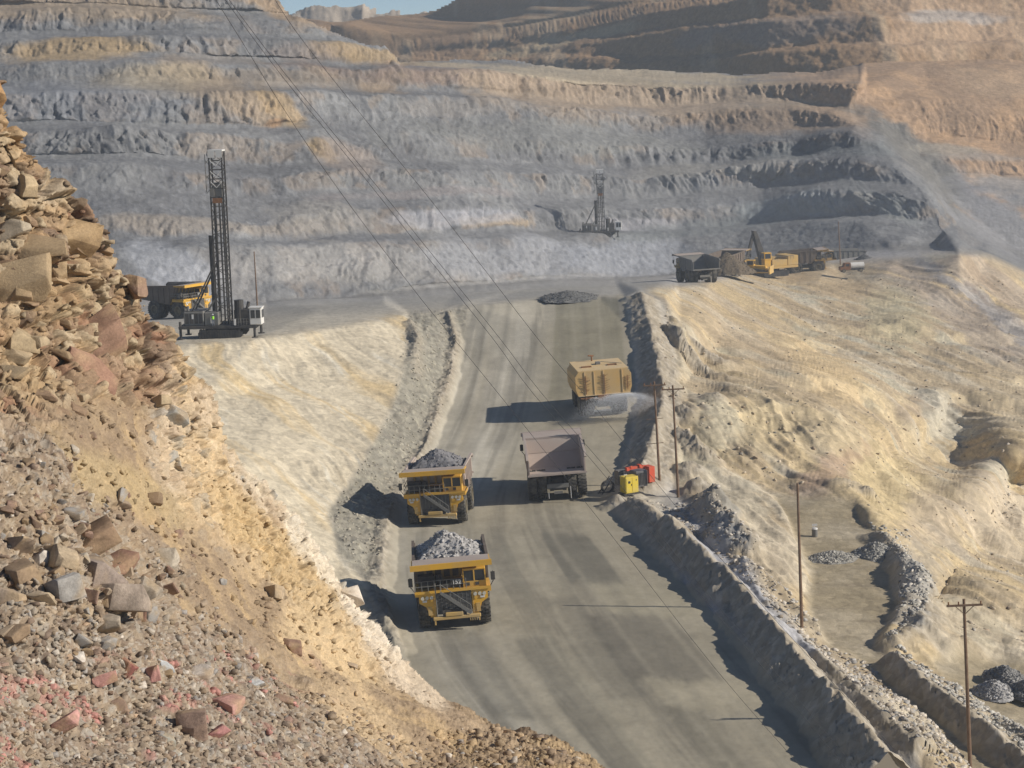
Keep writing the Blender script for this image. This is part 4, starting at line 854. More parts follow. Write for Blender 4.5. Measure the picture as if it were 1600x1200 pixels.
RP2 = [(0, 120), (60, 260), (150, 350), (260, 540), (340, 700), (470, 820), (620, 1020), (700, 1100), (560, 1100), (300, 950), (100, 700), (-60, 640), (-60, 100)]
ij = pick(4200, [RP2], ph2, H.xs, H.ys, H.step); P_ = ph2[ij[:, 0], ij[:, 1]]; s_ = (.014 + .13 * R_.rand(len(P_)) ** 6) * P_[:, 1] / 50
cc = ch[ij[:, 0], ij[:, 1]] * (.65 + .55 * R_.rand(len(P_), 1))
tag(rubble('scree', P_, np.array(s_), cc, MAT_ROCK, 4), 'fine brown and cream scree caught on the ledges of the near slope', 'scree')

# stones lying on the dug slopes and windrows beyond
def scat(n, poly, smin, smax_, pw, pal, name, lb, cat, seed, dens=None):
    ij = pick(n, [poly], posA, A.xs, A.ys, A.step, dens); P_ = posA[ij[:, 0], ij[:, 1]]; smax = smax_ * .8; s_ = smin * .7 + (smax - smin) * R_.rand(n) ** pw
    pal = np.array(pal); cc = pal[R_.randint(0, len(pal), n)] * (.75 + .5 * R_.rand(n, 1))
    tag(rubble(name, P_, s_, cc, MAT_ROCK, seed, 8), lb, cat)
scat(2800, [(1010, 470), (1240, 425), (1500, 420), (1650, 470), (1650, 1000), (1480, 1000), (1430, 850), (1300, 760), (1190, 770), (1060, 700)], .08, .5, 5, [(.44, .36, .25), (.52, .44, .33), (.36, .28, .20), (.40, .36, .30)], 'hillside_stones', 'scattered brown stones lying all over the dug hillside on the right', 'stones', 21)
scat(3600, [(1010, 790), (1100, 850), (1230, 985), (1420, 1180), (1480, 1235), (1540, 1235), (1440, 1130), (1360, 1040), (1280, 1010), (1250, 950), (1200, 900), (1100, 790)], .08, .42, 3.5, [(.50, .45, .38), (.40, .38, .35), (.56, .50, .42), (.33, .28, .22)], 'spilled_gravel', 'pale gravel spilled behind the long windrow at the right road edge', 'gravel', 22)
scat(2600, [(1355, 815), (1410, 845), (1450, 930), (1440, 985), (1380, 1010), (1440, 1040), (1640, 1170), (1640, 1215), (1400, 1050), (1400, 960), (1410, 900)], .1, .4, 2.5, [(.45, .43, .38), (.52, .48, .42), (.35, .33, .29)], 'windrow_gravel', 'grey gravel on the curved windrows along the lower bench', 'gravel', 23)
scat(1500, [(640, 488), (715, 480), (715, 560), (690, 650), (640, 745), (600, 830), (590, 900), (560, 890), (515, 810), (560, 735), (615, 640)], .08, .34, 3, [(.38, .35, .28), (.44, .40, .32), (.32, .29, .23)], 'bank_stones', 'small stones on the olive bank left of the haul road', 'stones', 24)
# ================================================================== MACHINES
M = {
 'yel': paint('truck_yellow', (.72, .40, .035), (.36, .28, .17), .5, .5, dirt=.45), 'yel2': paint('dusty_yellow', (.58, .38, .12), (.42, .34, .22), .75, .5, dirt=.5),
 'yed': paint('body_yellow_brown', (.40, .25, .07), (.26, .2, .13), .7, .6, dirt=.7),
 'blk': paint('dark_steel', (.035, .035, .037), (.17, .15, .12), .65, .8, dirt=.5), 'gry': paint('grey_steel', (.16, .16, .155), (.28, .25, .2), .6, .8, dirt=.5),
 'tyre': paint('tyre_rubber', (.03, .03, .03), (.22, .2, .165), .9, 1.1, dirt=.75), 'rim': paint('wheel_rim', (.20, .17, .11), (.25, .22, .17), .7, 1.5, dirt=.6),
 'body': paint('worn_dump_body', (.43, .35, .30), (.48, .42, .36), .75, .35, dirt=.8), 'bodyd': paint('body_underside', (.13, .10, .08), (.22, .18, .14), .8, .6, dirt=.6),
 'glass': paint('cab_glass', (.02, .025, .03), (.1, .1, .1), .15, .6, dirt=.3, spec=.6), 'wht': paint('white_paint', (.72, .71, .68), (.5, .46, .4), .5, .8, dirt=.4),
 'lamp': paint('lamp_glass', (.6, .58, .5), (.5, .45, .35), .2, 1, dirt=.3, spec=.6), 'tank': paint('tank_tan', (.62, .40, .15), (.52, .42, .27), .65, .35, dirt=.55), 'tankt': paint('tank_top', (.70, .50, .24), (.60, .50, .36), .7, .3, dirt=.6),
 'rust': paint('rust_stain', (.22, .10, .045), (.30, .17, .08), .85, 1.2, dirt=.6), 'red': paint('orange_red_paint', (.68, .09, .04), (.42, .22, .14), .6, .9, dirt=.55), 'cyel': paint('cabinet_yellow', (.72, .54, .04), (.5, .43, .24), .6, .9, dirt=.5),
 'cgry': paint('cabinet_grey', (.13, .13, .14), (.22, .2, .18), .5, .7, dirt=.4), 'wood': paint('weathered_pole', (.17, .105, .065), (.28, .2, .14), .9, 2.0, dirt=.7), 'wire': paint('cable', (.05, .05, .055), (.08, .08, .08), .6, 1, dirt=.2),
 'grn': paint('hi_vis_green', (.35, .8, .05), (.4, .6, .1), .6, 1, dirt=.2), 'skin': paint('skin', (.45, .28, .2), (.4, .26, .18), .6, 2, dirt=.2), 'cloth': paint('work_clothes', (.10, .12, .17), (.2, .19, .17), .9, 2, dirt=.4),
 'load': None}
MAT_LOAD = earth('blasted_rock', 3.0, .08, .2, speck=.15)
def text_obj(name, txt, size, mat, parent, loc, rot=(PI / 2, 0, 0), ext=.01):
    cu = bpy.data.curves.new(name, 'FONT'); cu.body = txt; cu.size = size; cu.extrude = ext; cu.align_x = 'CENTER'; cu.offset = size * .02
    o = bpy.data.objects.new(name, cu); COL.objects.link(o); dg = bpy.context.evaluated_depsgraph_get()
    me = bpy.data.meshes.new_from_object(o.evaluated_get(dg)); bpy.data.objects.remove(o); me.materials.clear(); me.materials.append(mat)
    o = bpy.data.objects.new(name, me); link(o, parent); KIDS.setdefault(parent.name, []).append(o); o.location = loc; o.rotation_euler = rot; return o
def wheel(parent, x, y, side, R=1.72, Wd=1.05, dual=False, name='wheel'):
    """wheel > tyre, rim.  side = +1 outer face towards +x"""
    z = R; n = 30
    hub = MB(); fx = side * (Wd / 2 + .02)
    hub.lathe([(0, .30 * side), (.22, .34 * side), (.30, .22 * side), (.62, .12 * side), (.72, fx), (.86, fx), (.86, -fx * .5)], n)
    for k in range(12): a = 2 * PI * k / 12; hub.cyl((.12 * side, .5 * math.cos(a), .5 * math.sin(a)), (.2 * side, .5 * math.cos(a), .5 * math.sin(a)), .035, n=6)
    w = hub.build(name, M['rim'], parent, True); w.location = (x, y, z)
    t = MB(); h = Wd / 2
    t.lathe([(.86, -h * .7), (1.0, -h * .92), (1.35, -h), (R - .16, -h * .94), (R - .05, -h * .80), (R - .04, 0), (R - .05, h * .80), (R - .16, h * .94), (1.35, h), (1.0, h * .92), (.86, h * .7)], n)
    nl = 26
    for k in range(nl):
        for sg in (-1, 1):
            a = 2 * PI * (k + (.5 if sg > 0 else 0)) / nl; Mx = Matrix.Rotation(a, 4, 'X')
            t.box(min(sg * h * .12, sg * h * .96), max(sg * h * .12, sg * h * .96), -.085, .085, R - .12, R + .035, Mx)
    to = t.build('tyre', M['tyre'], w, True); return w
def haul_truck(label, loc, rz, tilt=0, pitch=0, number=None, seed=0, body_c='body', group=None, can_c='yel', yc='yel'):
    """local: front towards -y, x to the right as seen from the rear"""
    r = empty('haul_truck', loc, rot=(pitch, tilt, rz)); tag(r, label, 'haul truck', group)
    # frame
    m = MB()
    for s in (-1, 1): m.box(.75 * s - .22, .75 * s + .22, -5.2, 5.6, 1.35, 2.15)
    m.box(-1.1, 1.1, -5.3, -4.9, 1.1, 2.0); m.box(-.95, .95, 1.3, 1.9, 1.3, 2.3); m.box(-1, 1, 5.2, 5.6, 1.5, 2.3)
    m.cyl((-2.2, 3.0, 1.72), (2.2, 3.0, 1.72), .62, n=14); m.box(-.85, .85, 2.2, 3.9, 1.0, 2.5, bev=.2); m.cyl((-2.6, -3.1, 1.6), (2.6, -3.1, 1.6), .3)
    for s in (-1, 1): m.cyl((.95 * s, 4.3, 1.3), (.95 * s, 4.0, 2.7), .2); m.cyl((1.25 * s, .6, 1.5), (1.25 * s, 1.2, 2.7), .2)
    m.build('frame', M['blk'], r)
    for s in (-1, 1):
        wheel(r, 2.78 * s, -3.1, s); wheel(r, 2.95 * s, 3.0, s); wheel(r, 1.78 * s, 3.0, s)
    # hood, radiator
    m = MB(); m.box(-1.62, 1.62, -4.85, -2.2, 2.0, 3.62); m.build('engine_hood', M['yed'], r)
    m = MB(); m.box(-1.55, 1.62, -4.97, -4.86, 1.55, 3.55)
    g = m.build('radiator_grille', M['blk'], r)
    m = MB()
    for k in range(15): m.box(-1.5, 1.57, -5.01, -4.975, 1.62 + k * .13, 1.66 + k * .13)
    for k in range(9): m.box(-1.5 + k * .38, -1.46 + k * .38, -5.03, -5.012, 1.58, 3.52)
    m.build('grille_bars', M['gry'], g)
    # fenders with headlamps
    for s in (-1, 1):
        m = MB(); x0, x1 = (1.66, 3.15) if s > 0 else (-3.15, -1.6)
        m.prismy([(x0 if s > 0 else x1, 3.6), (x1 if s > 0 else x0, 3.6), (x1 if s > 0 else x0, 2.75), (s * 2.55, 2.35), (s * 2.2, 1.35), (x0 if s > 0 else x1, 1.35)], -4.98, -4.5)
        m.box(min(s * 1.66, s * 3.5), max(s * 1.66, s * 3.5), -4.96, -2.0, 3.35, 3.62)
        f = m.build('front_fender', M[yc], r)
        for q in ((2.0, 3.22), (2.42, 3.22), (2.82, 3.2), (2.05, 2.9)):
            l = MB(); l.cyl((s * q[0], -5.0, q[1]), (s * q[0], -5.10, q[1]), .165, n=14); l.build('headlamp', M['lamp'] if q[1] > 3 else M[yc], f)
        l = MB(); l.box(min(s * 2.45, s * 2.85), max(s * 2.45, s * 2.85), -5.06, -4.99, 2.82, 3.0); l.build('number_plate', M['wht'], f)
        l = MB(); l.box(min(s * 1.74, s * 1.78), max(s * 1.74, s * 1.78), -5.01, -4.983, 1.45, 3.2); l.box(min(s * 1.76, s * 2.1), max(s * 1.76, s * 2.1), -5.01, -4.983, 1.6, 1.7)
        for k in range(6): l.box(min(s * 1.72, s * 1.80), max(s * 1.72, s * 1.80), -5.03, -4.985, 1.45 + k * .32, 1.62 + k * .32)
        l.box(min(s * 2.02, s * 2.40), max(s * 2.02, s * 2.40), -5.05, -4.99, 1.55, 2.35); l.build('fender_panel', M['yel2'], f)
    # bumper and deck
    m = MB(); m.box(-2.0, 2.35, -5.45, -5.05, 1.12, 1.42, bev=.05); m.box(-.85, .75, -5.5, -5.1, 1.43, 1.78, bev=.04); m.box(-1.9, -1.75, -5.4, -5.2, .7, 1.12); m.box(2.15, 2.28, -5.4, -5.2, .8, 1.12)
    for k in range(5): m.box(1.35 + k * .2, 1.42 + k * .2, -5.42, -5.3, .85, 1.12)
    m.build('bumper', M['yel2'], r)
    m = MB(); m.box(-3.45, 3.45, -5.05, -2.0, 3.66, 3.80); m.box(-3.5, 3.5, -5.12, -5.052, 3.62, 3.86); d = m.build('deck', M[yc], r)
    m = MB()
    for zz in (4.3, 4.78): m.cyl((-3.4, -5.05, zz), (1.3, -5.05, zz), .035, n=6); m.cyl((-3.42, -5.0, zz), (-3.42, -1.6, zz), .035, n=6)
    for k in range(9): m.cyl((-3.4 + k * .58, -5.05, 3.8), (-3.4 + k * .58, -5.05, 4.8), .035, n=6)
    for k in range(4): m.cyl((-3.42, -4.9 + k * 1.05, 3.8), (-3.42, -4.9 + k * 1.05, 4.8), .035, n=6)
    m.build('deck_railing', M['gry'], d)
    # stairway across the radiator
    m = MB(); a = Vector((-1.15, -5.35, 3.7)); b = Vector((1.5, -5.35, 1.55))
    for o_ in (0, .42):
        m.bar(a + Vector((0, o_ - .1, 0)), b + Vector((0, o_ - .1, 0)), .07, .26)
    for k in range(10):
        p = a.lerp(b, (k + .5) / 10); m.box(p.x - .16, p.x + .16, -5.44, -5.02, p.z - .02, p.z + .03)
    for o_ in (0,): m.cyl(a + Vector((0, -.1, .8)), b + Vector((0, -.1, .8)), .03, n=6)
    for k in range(4): p = a.lerp(b, k / 3); m.cyl(p + Vector((0, -.1, 0)), p + Vector((0, -.1, .8)), .028, n=6)
    m.cyl((-1.6, -5.3, 1.4), (-1.6, -5.3, 4.6), .05, n=6)
    m.build('stairway', M['gry'], r)
    # cab on the operator side
    m = MB(); m.box(1.0, 3.1, -4.7, -3.1, 3.81, 4.35); m.box(1.0, 3.1, -4.7, -3.1, 5.35, 5.55, bev=.05)
    for x in (1.05, 2.03, 3.05):
        for y in (-4.65, -3.15): m.box(x - .06, x + .06, y - .06, y + .06, 4.35, 5.36)
    c = m.build('cab', M[yc], r)
    m = MB(); m.box(1.1, 3.0, -4.66, -3.15, 4.36, 5.34); m.build('window', M['glass'], c)
    m = MB()
    for x in (1.25, 2.1): m.box(x, x + .35, -4.74, -4.70, 3.95, 4.25)
    m.build('cab_vent', M['blk'], c)
    for (x, y) in ((3.75, -4.9), (-3.8, -4.9)):
        m = MB(); m.cyl((x * .92, y, 3.8), (x, y, 4.3), .04, n=6); m.cyl((x, y, 4.2), (x, y, 5.2), .04, n=6); m.box(x - .2, x + .2, y - .09, y - .02, 4.35, 5.15, bev=.03); m.build('mirror', M['blk'], r)
    # cabinets and air cleaners under the canopy
    m = MB(); m.box(-3.1, -1.6, -3.8, -2.8, 3.81, 4.9); m.cyl((-2.9, -4.2, 4.3), (-1.9, -4.2, 4.3), .35); m.cyl((-1.2, -3.4, 3.8), (-1.2, -3.4, 4.9), .3); m.box(-.9, .8, -4.4, -3.4, 3.81, 4.3); m.build('electrical_cabinet', M['blk'], r)
    # ---- dump body
    t = .12
    m = MB()  # floor
    m.prism([(6.55, 3.55), (6.55, 3.75), (-.6, 2.95), (-2.3, 4.6), (-2.45, 4.45), (-.75, 2.72)], -3.175, 3.175)
    m.prism([(-2.42, 4.4), (-2.12, 4.5), (-2.72, 6.05), (-3.0, 6.05)], -3.17, 3.17)
    body = m.build('dump_body', M[body_c], r)
    for s in (-1, 1):
        m = MB()
        m.prism([(6.6, 3.55), (6.75, 5.35), (6.2, 5.75), (-2.6, 6.15), (-2.25, 4.4), (-.7, 2.9)], min(s * 3.30, s * (3.30 - t)), max(s * 3.30, s * (3.30 - t)))
        m.prism([(6.6, 3.5), (6.6, 3.6), (-.7, 2.95), (-.7, 2.8)], min(s * 3.32, s * 2.9), max(s * 3.32, s * 2.9))
        m.build('side_wall', M[body_c], body)
    m = MB()
    for s in (-1, 1):
        m.prism([(6.78, 5.36), (6.2, 5.78), (-2.7, 6.18), (-2.7, 6.34), (6.25, 5.98), (6.95, 5.5)], min(s * 3.26, s * 3.52), max(s * 3.26, s * 3.52))
        for y in (-1.2, .3, 1.8, 3.3, 4.8): m.box(min(s * 3.31, s * 3.45), max(s * 3.31, s * 3.45), y - .12, y + .12, 3.1 + max(0, (y - 1)) * .08, 6.0 - (y + 2.6) * .045)
    m.box(-3.45, 3.45, 6.56, 6.75, 3.45, 3.66)
    m.build('body_rib', M[body_c], body)
    # front wall ribs, canopy
    m = MB(); m.prism([(-2.47, 4.42), (-.80, 2.69), (-1.0, 2.66), (-2.62, 4.33)], -3.0, 3.0)
    for x in (-2.4, -1.6, -.8, 0, .8): m.prism([(-2.62, 4.35), (-2.47, 4.45), (-3.0, 6.0), (-3.2, 6.0)], x - .12, x + .12)
    m.build('front_wall', M['yed' if can_c == 'yel' else body_c], body)
    m = MB(); m.prism([(-2.75, 6.07), (-2.75, 6.25), (-5.6, 6.42), (-5.6, 6.26)], -3.6, 3.6)
    m.prism([(-5.602, 6.0), (-5.602, 6.5), (-5.85, 6.5), (-5.85, 6.0)], -3.72, 3.72)
    for x in (-3.1, -2.2, -1.3, -.4, .5, 1.4, 2.3, 3.1): m.box(x - .08, x + .08, -5.5, -2.8, 5.98, 6.08)
    cn = m.build('canopy', M[yc if can_c == 'yel' else can_c], body)
    m = MB(); m.prism([(-2.8, 6.252), (-2.8, 6.29), (-5.58, 6.46), (-5.58, 6.423)], -3.5, 3.5); m.build('canopy_dust', M['body'], cn)
    for s in (-1, 1):
        m = MB(); m.prism([(.4, 2.6), (6.3, 3.1), (6.3, 3.42), (.4, 2.92)], s * 1.4 - .15, s * 1.4 + .15); m.build('body_bolster', M['bodyd'], body)
    # rear: mud flaps, lamps
    m = MB(); m.box(-1.3, 1.3, 5.62, 5.72, 1.7, 2.2); m.box(-.5, .5, 5.6, 5.7, 1.0, 1.3)
    m.build('rear_panel', M['gry'], r)
    m = MB(); m.box(-1.5, -1.42, 5.65, 5.75, .35, 1.8); m.box(1.1, 1.18, 5.65, 5.72, .5, 1.2); m.build('rock_ejector', M['wht'], r)
    if number:
        m = MB(); m.box(-.15, .95, -5.135, -5.10, 4.28, 4.78); pl = m.build('number_board', M['blk'], r)
        text_obj('number', number, .55, M['wht'], pl, (.4, -5.15, 4.33))
    return r
def heap(label, truck_loc, rz, tilt, pitch, seed, coarse, base_c, peak=2.2, skew=0.0):
    """load heaped in the body: top-level, its own gravel"""
    nx, ny = 56, 70; xs = np.linspace(-3.16, 3.16, nx); ys = np.linspace(-2.5, 6.3, ny); X, Y = np.meshgrid(xs, ys)
    px_, py_ = skew, .6; d = np.sqrt(((X - px_) / 4.6) ** 2 + ((Y - py_) / 6.4) ** 2)
    edge = np.minimum(np.minimum(3.16 - np.abs(X), (6.3 - Y) * .8), (Y + 2.5) * 1.2); rail = 5.85 - (Y + 2.6) * .04
    Z = rail - .25 + (peak + .35) * np.clip(1 - d, 0, 1) ** 1.05 + .0; Z = np.minimum(Z, rail - .02 + edge * .8)
    p = np.stack([X, Y, Z], -1).reshape(-1, 3); Z = Z + (fbm(p + seed, 1.0, 4, seed) * .16 + worley(p + seed, .35 * coarse, seed)[2] * .12 * coarse).reshape(Z.shape)
    V = np.stack([X, Y, Z], -1).reshape(-1, 3); Fg = grid_faces(ny, nx).reshape(-1, 4)
    r = np.random.RandomState(seed); c = np.zeros((len(V), 3)) + np.array(base_c) * (1 + .25 * fbm(V, .6, 3, seed))[:, None]
    Vs, Fs, Cs = [V], [np.concatenate([Fg[:, [0, 1, 2]], Fg[:, [0, 2, 3]]])], [c]; b = len(V)
    n = int(900 * coarse); ii = r.randint(0, len(V), n)
    for k in range(n):
        hv, hf = HULLS[k % len(HULLS)]; s_ = (.06 + .2 * r.rand() ** 3) * coarse; a = r.rand() * 6.28
        R = np.array([[math.cos(a), -math.sin(a), 0], [math.sin(a), math.cos(a), 0], [0, 0, 1]])
        Vs.append(hv @ R.T * s_ + V[ii[k]] + (r.rand(3) - .5) * .1); Fs.append(hf + b); b += len(hv)
        Cs.append(np.zeros((len(hv), 3)) + np.array(base_c) * (.6 + .9 * r.rand()))
    o = np_mesh('rock_load', np.concatenate(Vs), np.concatenate(Fs), MAT_LOAD, None, np.clip(np.concatenate(Cs), .02, .9))
    o.location = truck_loc; o.rotation_euler = (pitch, tilt, rz); tag(o, label, 'ore load'); return o
HULLS = [hull(7000 + k, (1, .8, .65), 9, .4) for k in range(10)]
def road_pt(px, py):
    p = ground_at(px, py); return Vector(p)
def put(px, py, z=None):
    return Vector(G(px, py, z)) if z is not None else road_pt(px, py)
# three trucks on the ramp
T1 = put(711, 960); T2 = put(690, 805); T3 = put(871, 768)
for t_ in (T1, T2, T3): t_.z = max(0.0, zA(t_.x, t_.y)) 
R1, R2, R3 = math.radians(3), math.radians(-4), math.radians(180 + 1)
TL = math.radians(-2.2)
haul_truck('yellow haul truck numbered 152 with pale coarse rock load, front truck coming up the road', T1, R1, TL, number='152', seed=1, body_c='bodyd')
heap('coarse light grey rock heaped in the truck numbered 152', T1, R1, TL, 0, 31, .95, (.38, .365, .35), 2.3, -.5)
haul_truck('yellow haul truck carrying dark fine load with tan side wall showing, second truck coming up', T2, R2, TL, seed=2, body_c='body')
heap('dark grey fine rock heaped to a point in the second truck coming up', T2, R2, TL, 0, 32, .7, (.20, .195, .20), 2.1, 0)
haul_truck('empty haul truck seen from behind with open worn pinkish body, driving away down the road', T3, R3, -TL, seed=3, can_c='body')
# truck parked behind the big drill and those by the shovel
T4 = Vector(P(282, 505, 350)); T4.z = zA(T4.x, T4.y); haul_truck('yellow haul truck numbered 113 standing behind the big drill rig', T4, math.radians(52), 0, number='113', seed=4, body_c='bodyd')
T5 = Vector(P(1088, 441, 452)); T5.z = zA(T5.x, T5.y); haul_truck('dusty haul truck seen from behind on the pit floor left of the shovel', T5, math.radians(196), 0, seed=5, body_c='gry', yc='yed', can_c='gry')
# shovel working group
def excavator(loc, rz):
    r = empty('mining_shovel', loc, rz); tag(r, 'yellow mining shovel with dark raised boom working below the dark bench', 'shovel')
    for s in (-1, 1):
        m = MB(); pr = [(-4.3, .5), (-3.8, 0), (3.8, 0), (4.3, .5), (4.3, 1.2), (3.8, 1.7), (-3.8, 1.7), (-4.3, 1.2)]; m.prism([(a, b) for a, b in pr], s * 3 - .65, s * 3 + .65)
        for k in range(16): m.box(s * 3 - .72, s * 3 + .72, -4 + k * .52, -3.75 + k * .52, -.04, 1.76)
        m.build('crawler_track', M['blk'], r)
    m = MB(); m.cyl((0, 0, 1.2), (0, 0, 2.4), 2.1, n=20); m.build('turntable', M['blk'], r)
    m = MB(); m.box(-4.2, 4.2, -4.2, 7.2, 2.45, 3.2, bev=.1); m.box(-4.1, 4.1, 3.6, 7.3, 3.2, 6.2, bev=.15); m.box(-4.1, -1.4, -3.6, 3.5, 3.2, 5.6, bev=.1); m.box(1.5, 4.1, -1.8, 3.5, 3.2, 5.2, bev=.1); h = m.build('machine_house', M['yel2'], r)
    m = MB()
    for k in range(5): m.box(-4.16, -4.11, -3.2 + k * 1.3, -2.3 + k * 1.3, 3.6, 5.2)
    for k in range(3): m.box(-3 + k * 2, -1.8 + k * 2, 7.31, 7.36, 3.6, 5.6)
    m.build('vent_panel', M['blk'], h)
    m = MB(); m.box(1.6, 4.0, -4.4, -1.9, 5.3, 7.6, bev=.1); m.box(1.7, 3.9, -4.2, -2.1, 3.2, 5.3); c = m.build('cab', M['yel'], r)
    m = MB(); m.box(1.8, 3.8, -4.46, -4.41, 5.8, 7.3); m.box(4.01, 4.05, -4.1, -2.2, 5.8, 7.3); m.build('window', M['glass'], c)
    m = MB(); m.prism([(-3.6, 3.4), (-2.0, 3.4), (-2.3, 6.5), (-5.2, 14.2), (-6.2, 14.4), (-6.1, 13.4), (-4.2, 6.0)], -.85, .85); bo = m.build('boom', M['blk'], r)
    m = MB()
    for s in (-1, 1): m.cyl((s * .95, -1.2, 3.6), (s * .95, -3.6, 7.6), .26)
    m.build('boom_cylinder', M['gry'], bo)
    m = MB(); m.prism([(-6.3, 13.6), (-5.6, 13.2), (-8.3, 4.4), (-9.0, 3.4), (-9.4, 3.8)], -.4, .4); st = m.build('stick', M['blk'], r)
    m = MB(); m.prism([(-8.9, 3.9), (-7.6, 4.3), (-7.0, 2.6), (-7.6, 1.0), (-9.6, .6), (-10.2, 1.6), (-9.4, 2.0), (-8.6, 2.2)], -1.7, 1.7)
    for k in range(5): m.box(-1.6 + k * .7, -1.2 + k * .7, -10.7, -9.9, .7, .95)
    m.build('bucket', M['bodyd'], r)
    m = MB()
    for k in range(9): m.cyl((4.15, -1.6 + k * .9, 5.2), (4.15, -1.6 + k * .9, 6.2), .04, n=5)
    m.cyl((4.15, -1.6, 6.2), (4.15, 5.6, 6.2), .04, n=5); m.build('railing', M['gry'], r)
    return r
def base(px, py, Y):
    p = Vector(P(px, py, Y)); p.z = zA(p.x, p.y); return p
EX = Vector(P(1205, 420, 505)); EX.z = CAMZ + rays(1208, 421)[2] * 505; EX.z -= 1.6; EXO = excavator(EX, math.radians(-70)); EXO.scale = (.85, .85, .85)
m_ = haul_truck('haul truck half hidden beside the shovel with brown body rim lit', Vector(P(1140, 431, 490)), math.radians(150), 0, seed=6, body_c='bodyd', yc='yed')
haul_truck('haul truck in side view beyond the crest, right of the shovel', Vector(P(1258, 426, 520)), math.radians(92), 0, seed=7, yc='yed', body_c='bodyd')
haul_truck('rightmost haul truck near the dark bench with its grey body tilted to the left', Vector(P(1312, 424, 540)), math.radians(-82), 0, seed=8, yc='yed', body_c='gry')
def bulldozer(loc, rz, label):
    r = empty('bulldozer', loc, rz); tag(r, label, 'bulldozer')
    for s in (-1, 1):
        m = MB(); m.prism([(-2.6, .4), (-2.2, 0), (2.3, 0), (2.7, .6), (1.4, 1.7), (-2.3, 1.15)], s * 1.45 - .35, s * 1.45 + .35)
        for k in range(10): m.box(s * 1.45 - .4, s * 1.45 + .4, -2.3 + k * .46, -2.1 + k * .46, -.04, .08)
        m.build('crawler_track', M['blk'], r)
    m = MB(); m.prism([(-2.7, .9), (.6, .9), (.6, 2.2), (-2.5, 2.0)], -.9, .9); m.box(-1.1, 1.1, .6, 2.6, .8, 2.1); m.build('engine_hood', M['yel'], r)
    m = MB(); m.box(-.95, .95, .5, 2.2, 2.1, 2.4); m.box(-1.05, 1.05, .4, 2.3, 3.35, 3.5)
    for x in (-.92, .92):
        for y in (.55, 2.15): m.box(x - .06, x + .06, y - .06, y + .06, 2.4, 3.35)
    c = m.build('cab', M['yel'], r)
    m = MB(); m.box(-.88, .88, .58, 2.12, 2.4, 3.34); m.build('window', M['glass'], c)
    m = MB(); m.prism([(-3.9, .1), (-3.6, .05), (-3.5, 1.0), (-3.7, 2.0), (-4.0, 2.1), (-3.85, 1.0)], -2.4, 2.4); bl = m.build('blade', M['yel2'], r)
    m = MB()
    for s in (-1, 1): m.box(s * 1.95 - .1, s * 1.95 + .1, -3.6, 0, .4, .7)
    m.build('push_arm', M['yel2'], bl); return r
bulldozer(Vector(P(1182, 428, 480)), math.radians(70), 'yellow bulldozer with white cab roof on the crest in front of the shovel')
def pickup(loc, rz, label, fuel=False):
    r = empty('service_truck', loc, rz); tag(r, label, 'service truck')
    for x in (-.95, .95):
        for y in (-2.4, 2.2):
            m = MB(); m.cyl((x - .15, y, .5), (x + .15, y, .5), .5, n=16); w_ = m.build('wheel', M['tyre'], r); m = MB(); m.cyl((x - .17, y, .5), (x + .17, y, .5), .25, n=12); m.build('rim', M['rim'], w_)
    m = MB(); m.box(-.9, .9, -3.2, 3.2, .55, .8); m.build('frame', M['blk'], r)
    m = MB(); m.prism([(-3.3, .7), (-3.3, 1.5), (-2.4, 1.6), (-2.0, 2.5), (-.6, 2.5), (-.6, .7)], -1.05, 1.05); c = m.build('cab', M['rust'] if fuel else M['wht'], r)
    m = MB(); m.box(-1.07, 1.07, -1.9, -.9, 1.65, 2.3); m.build('window', M['glass'], c)
    m = MB(); m.cyl((0, -.4, 1.7), (0, 3.2, 1.7), .85, n=20); m.build('tank', M['wht'], r); return r
pickup(Vector(P(1331, 425, 505)), math.radians(-85), 'small service truck with white cylindrical tank at the foot of the grey trucks', True)
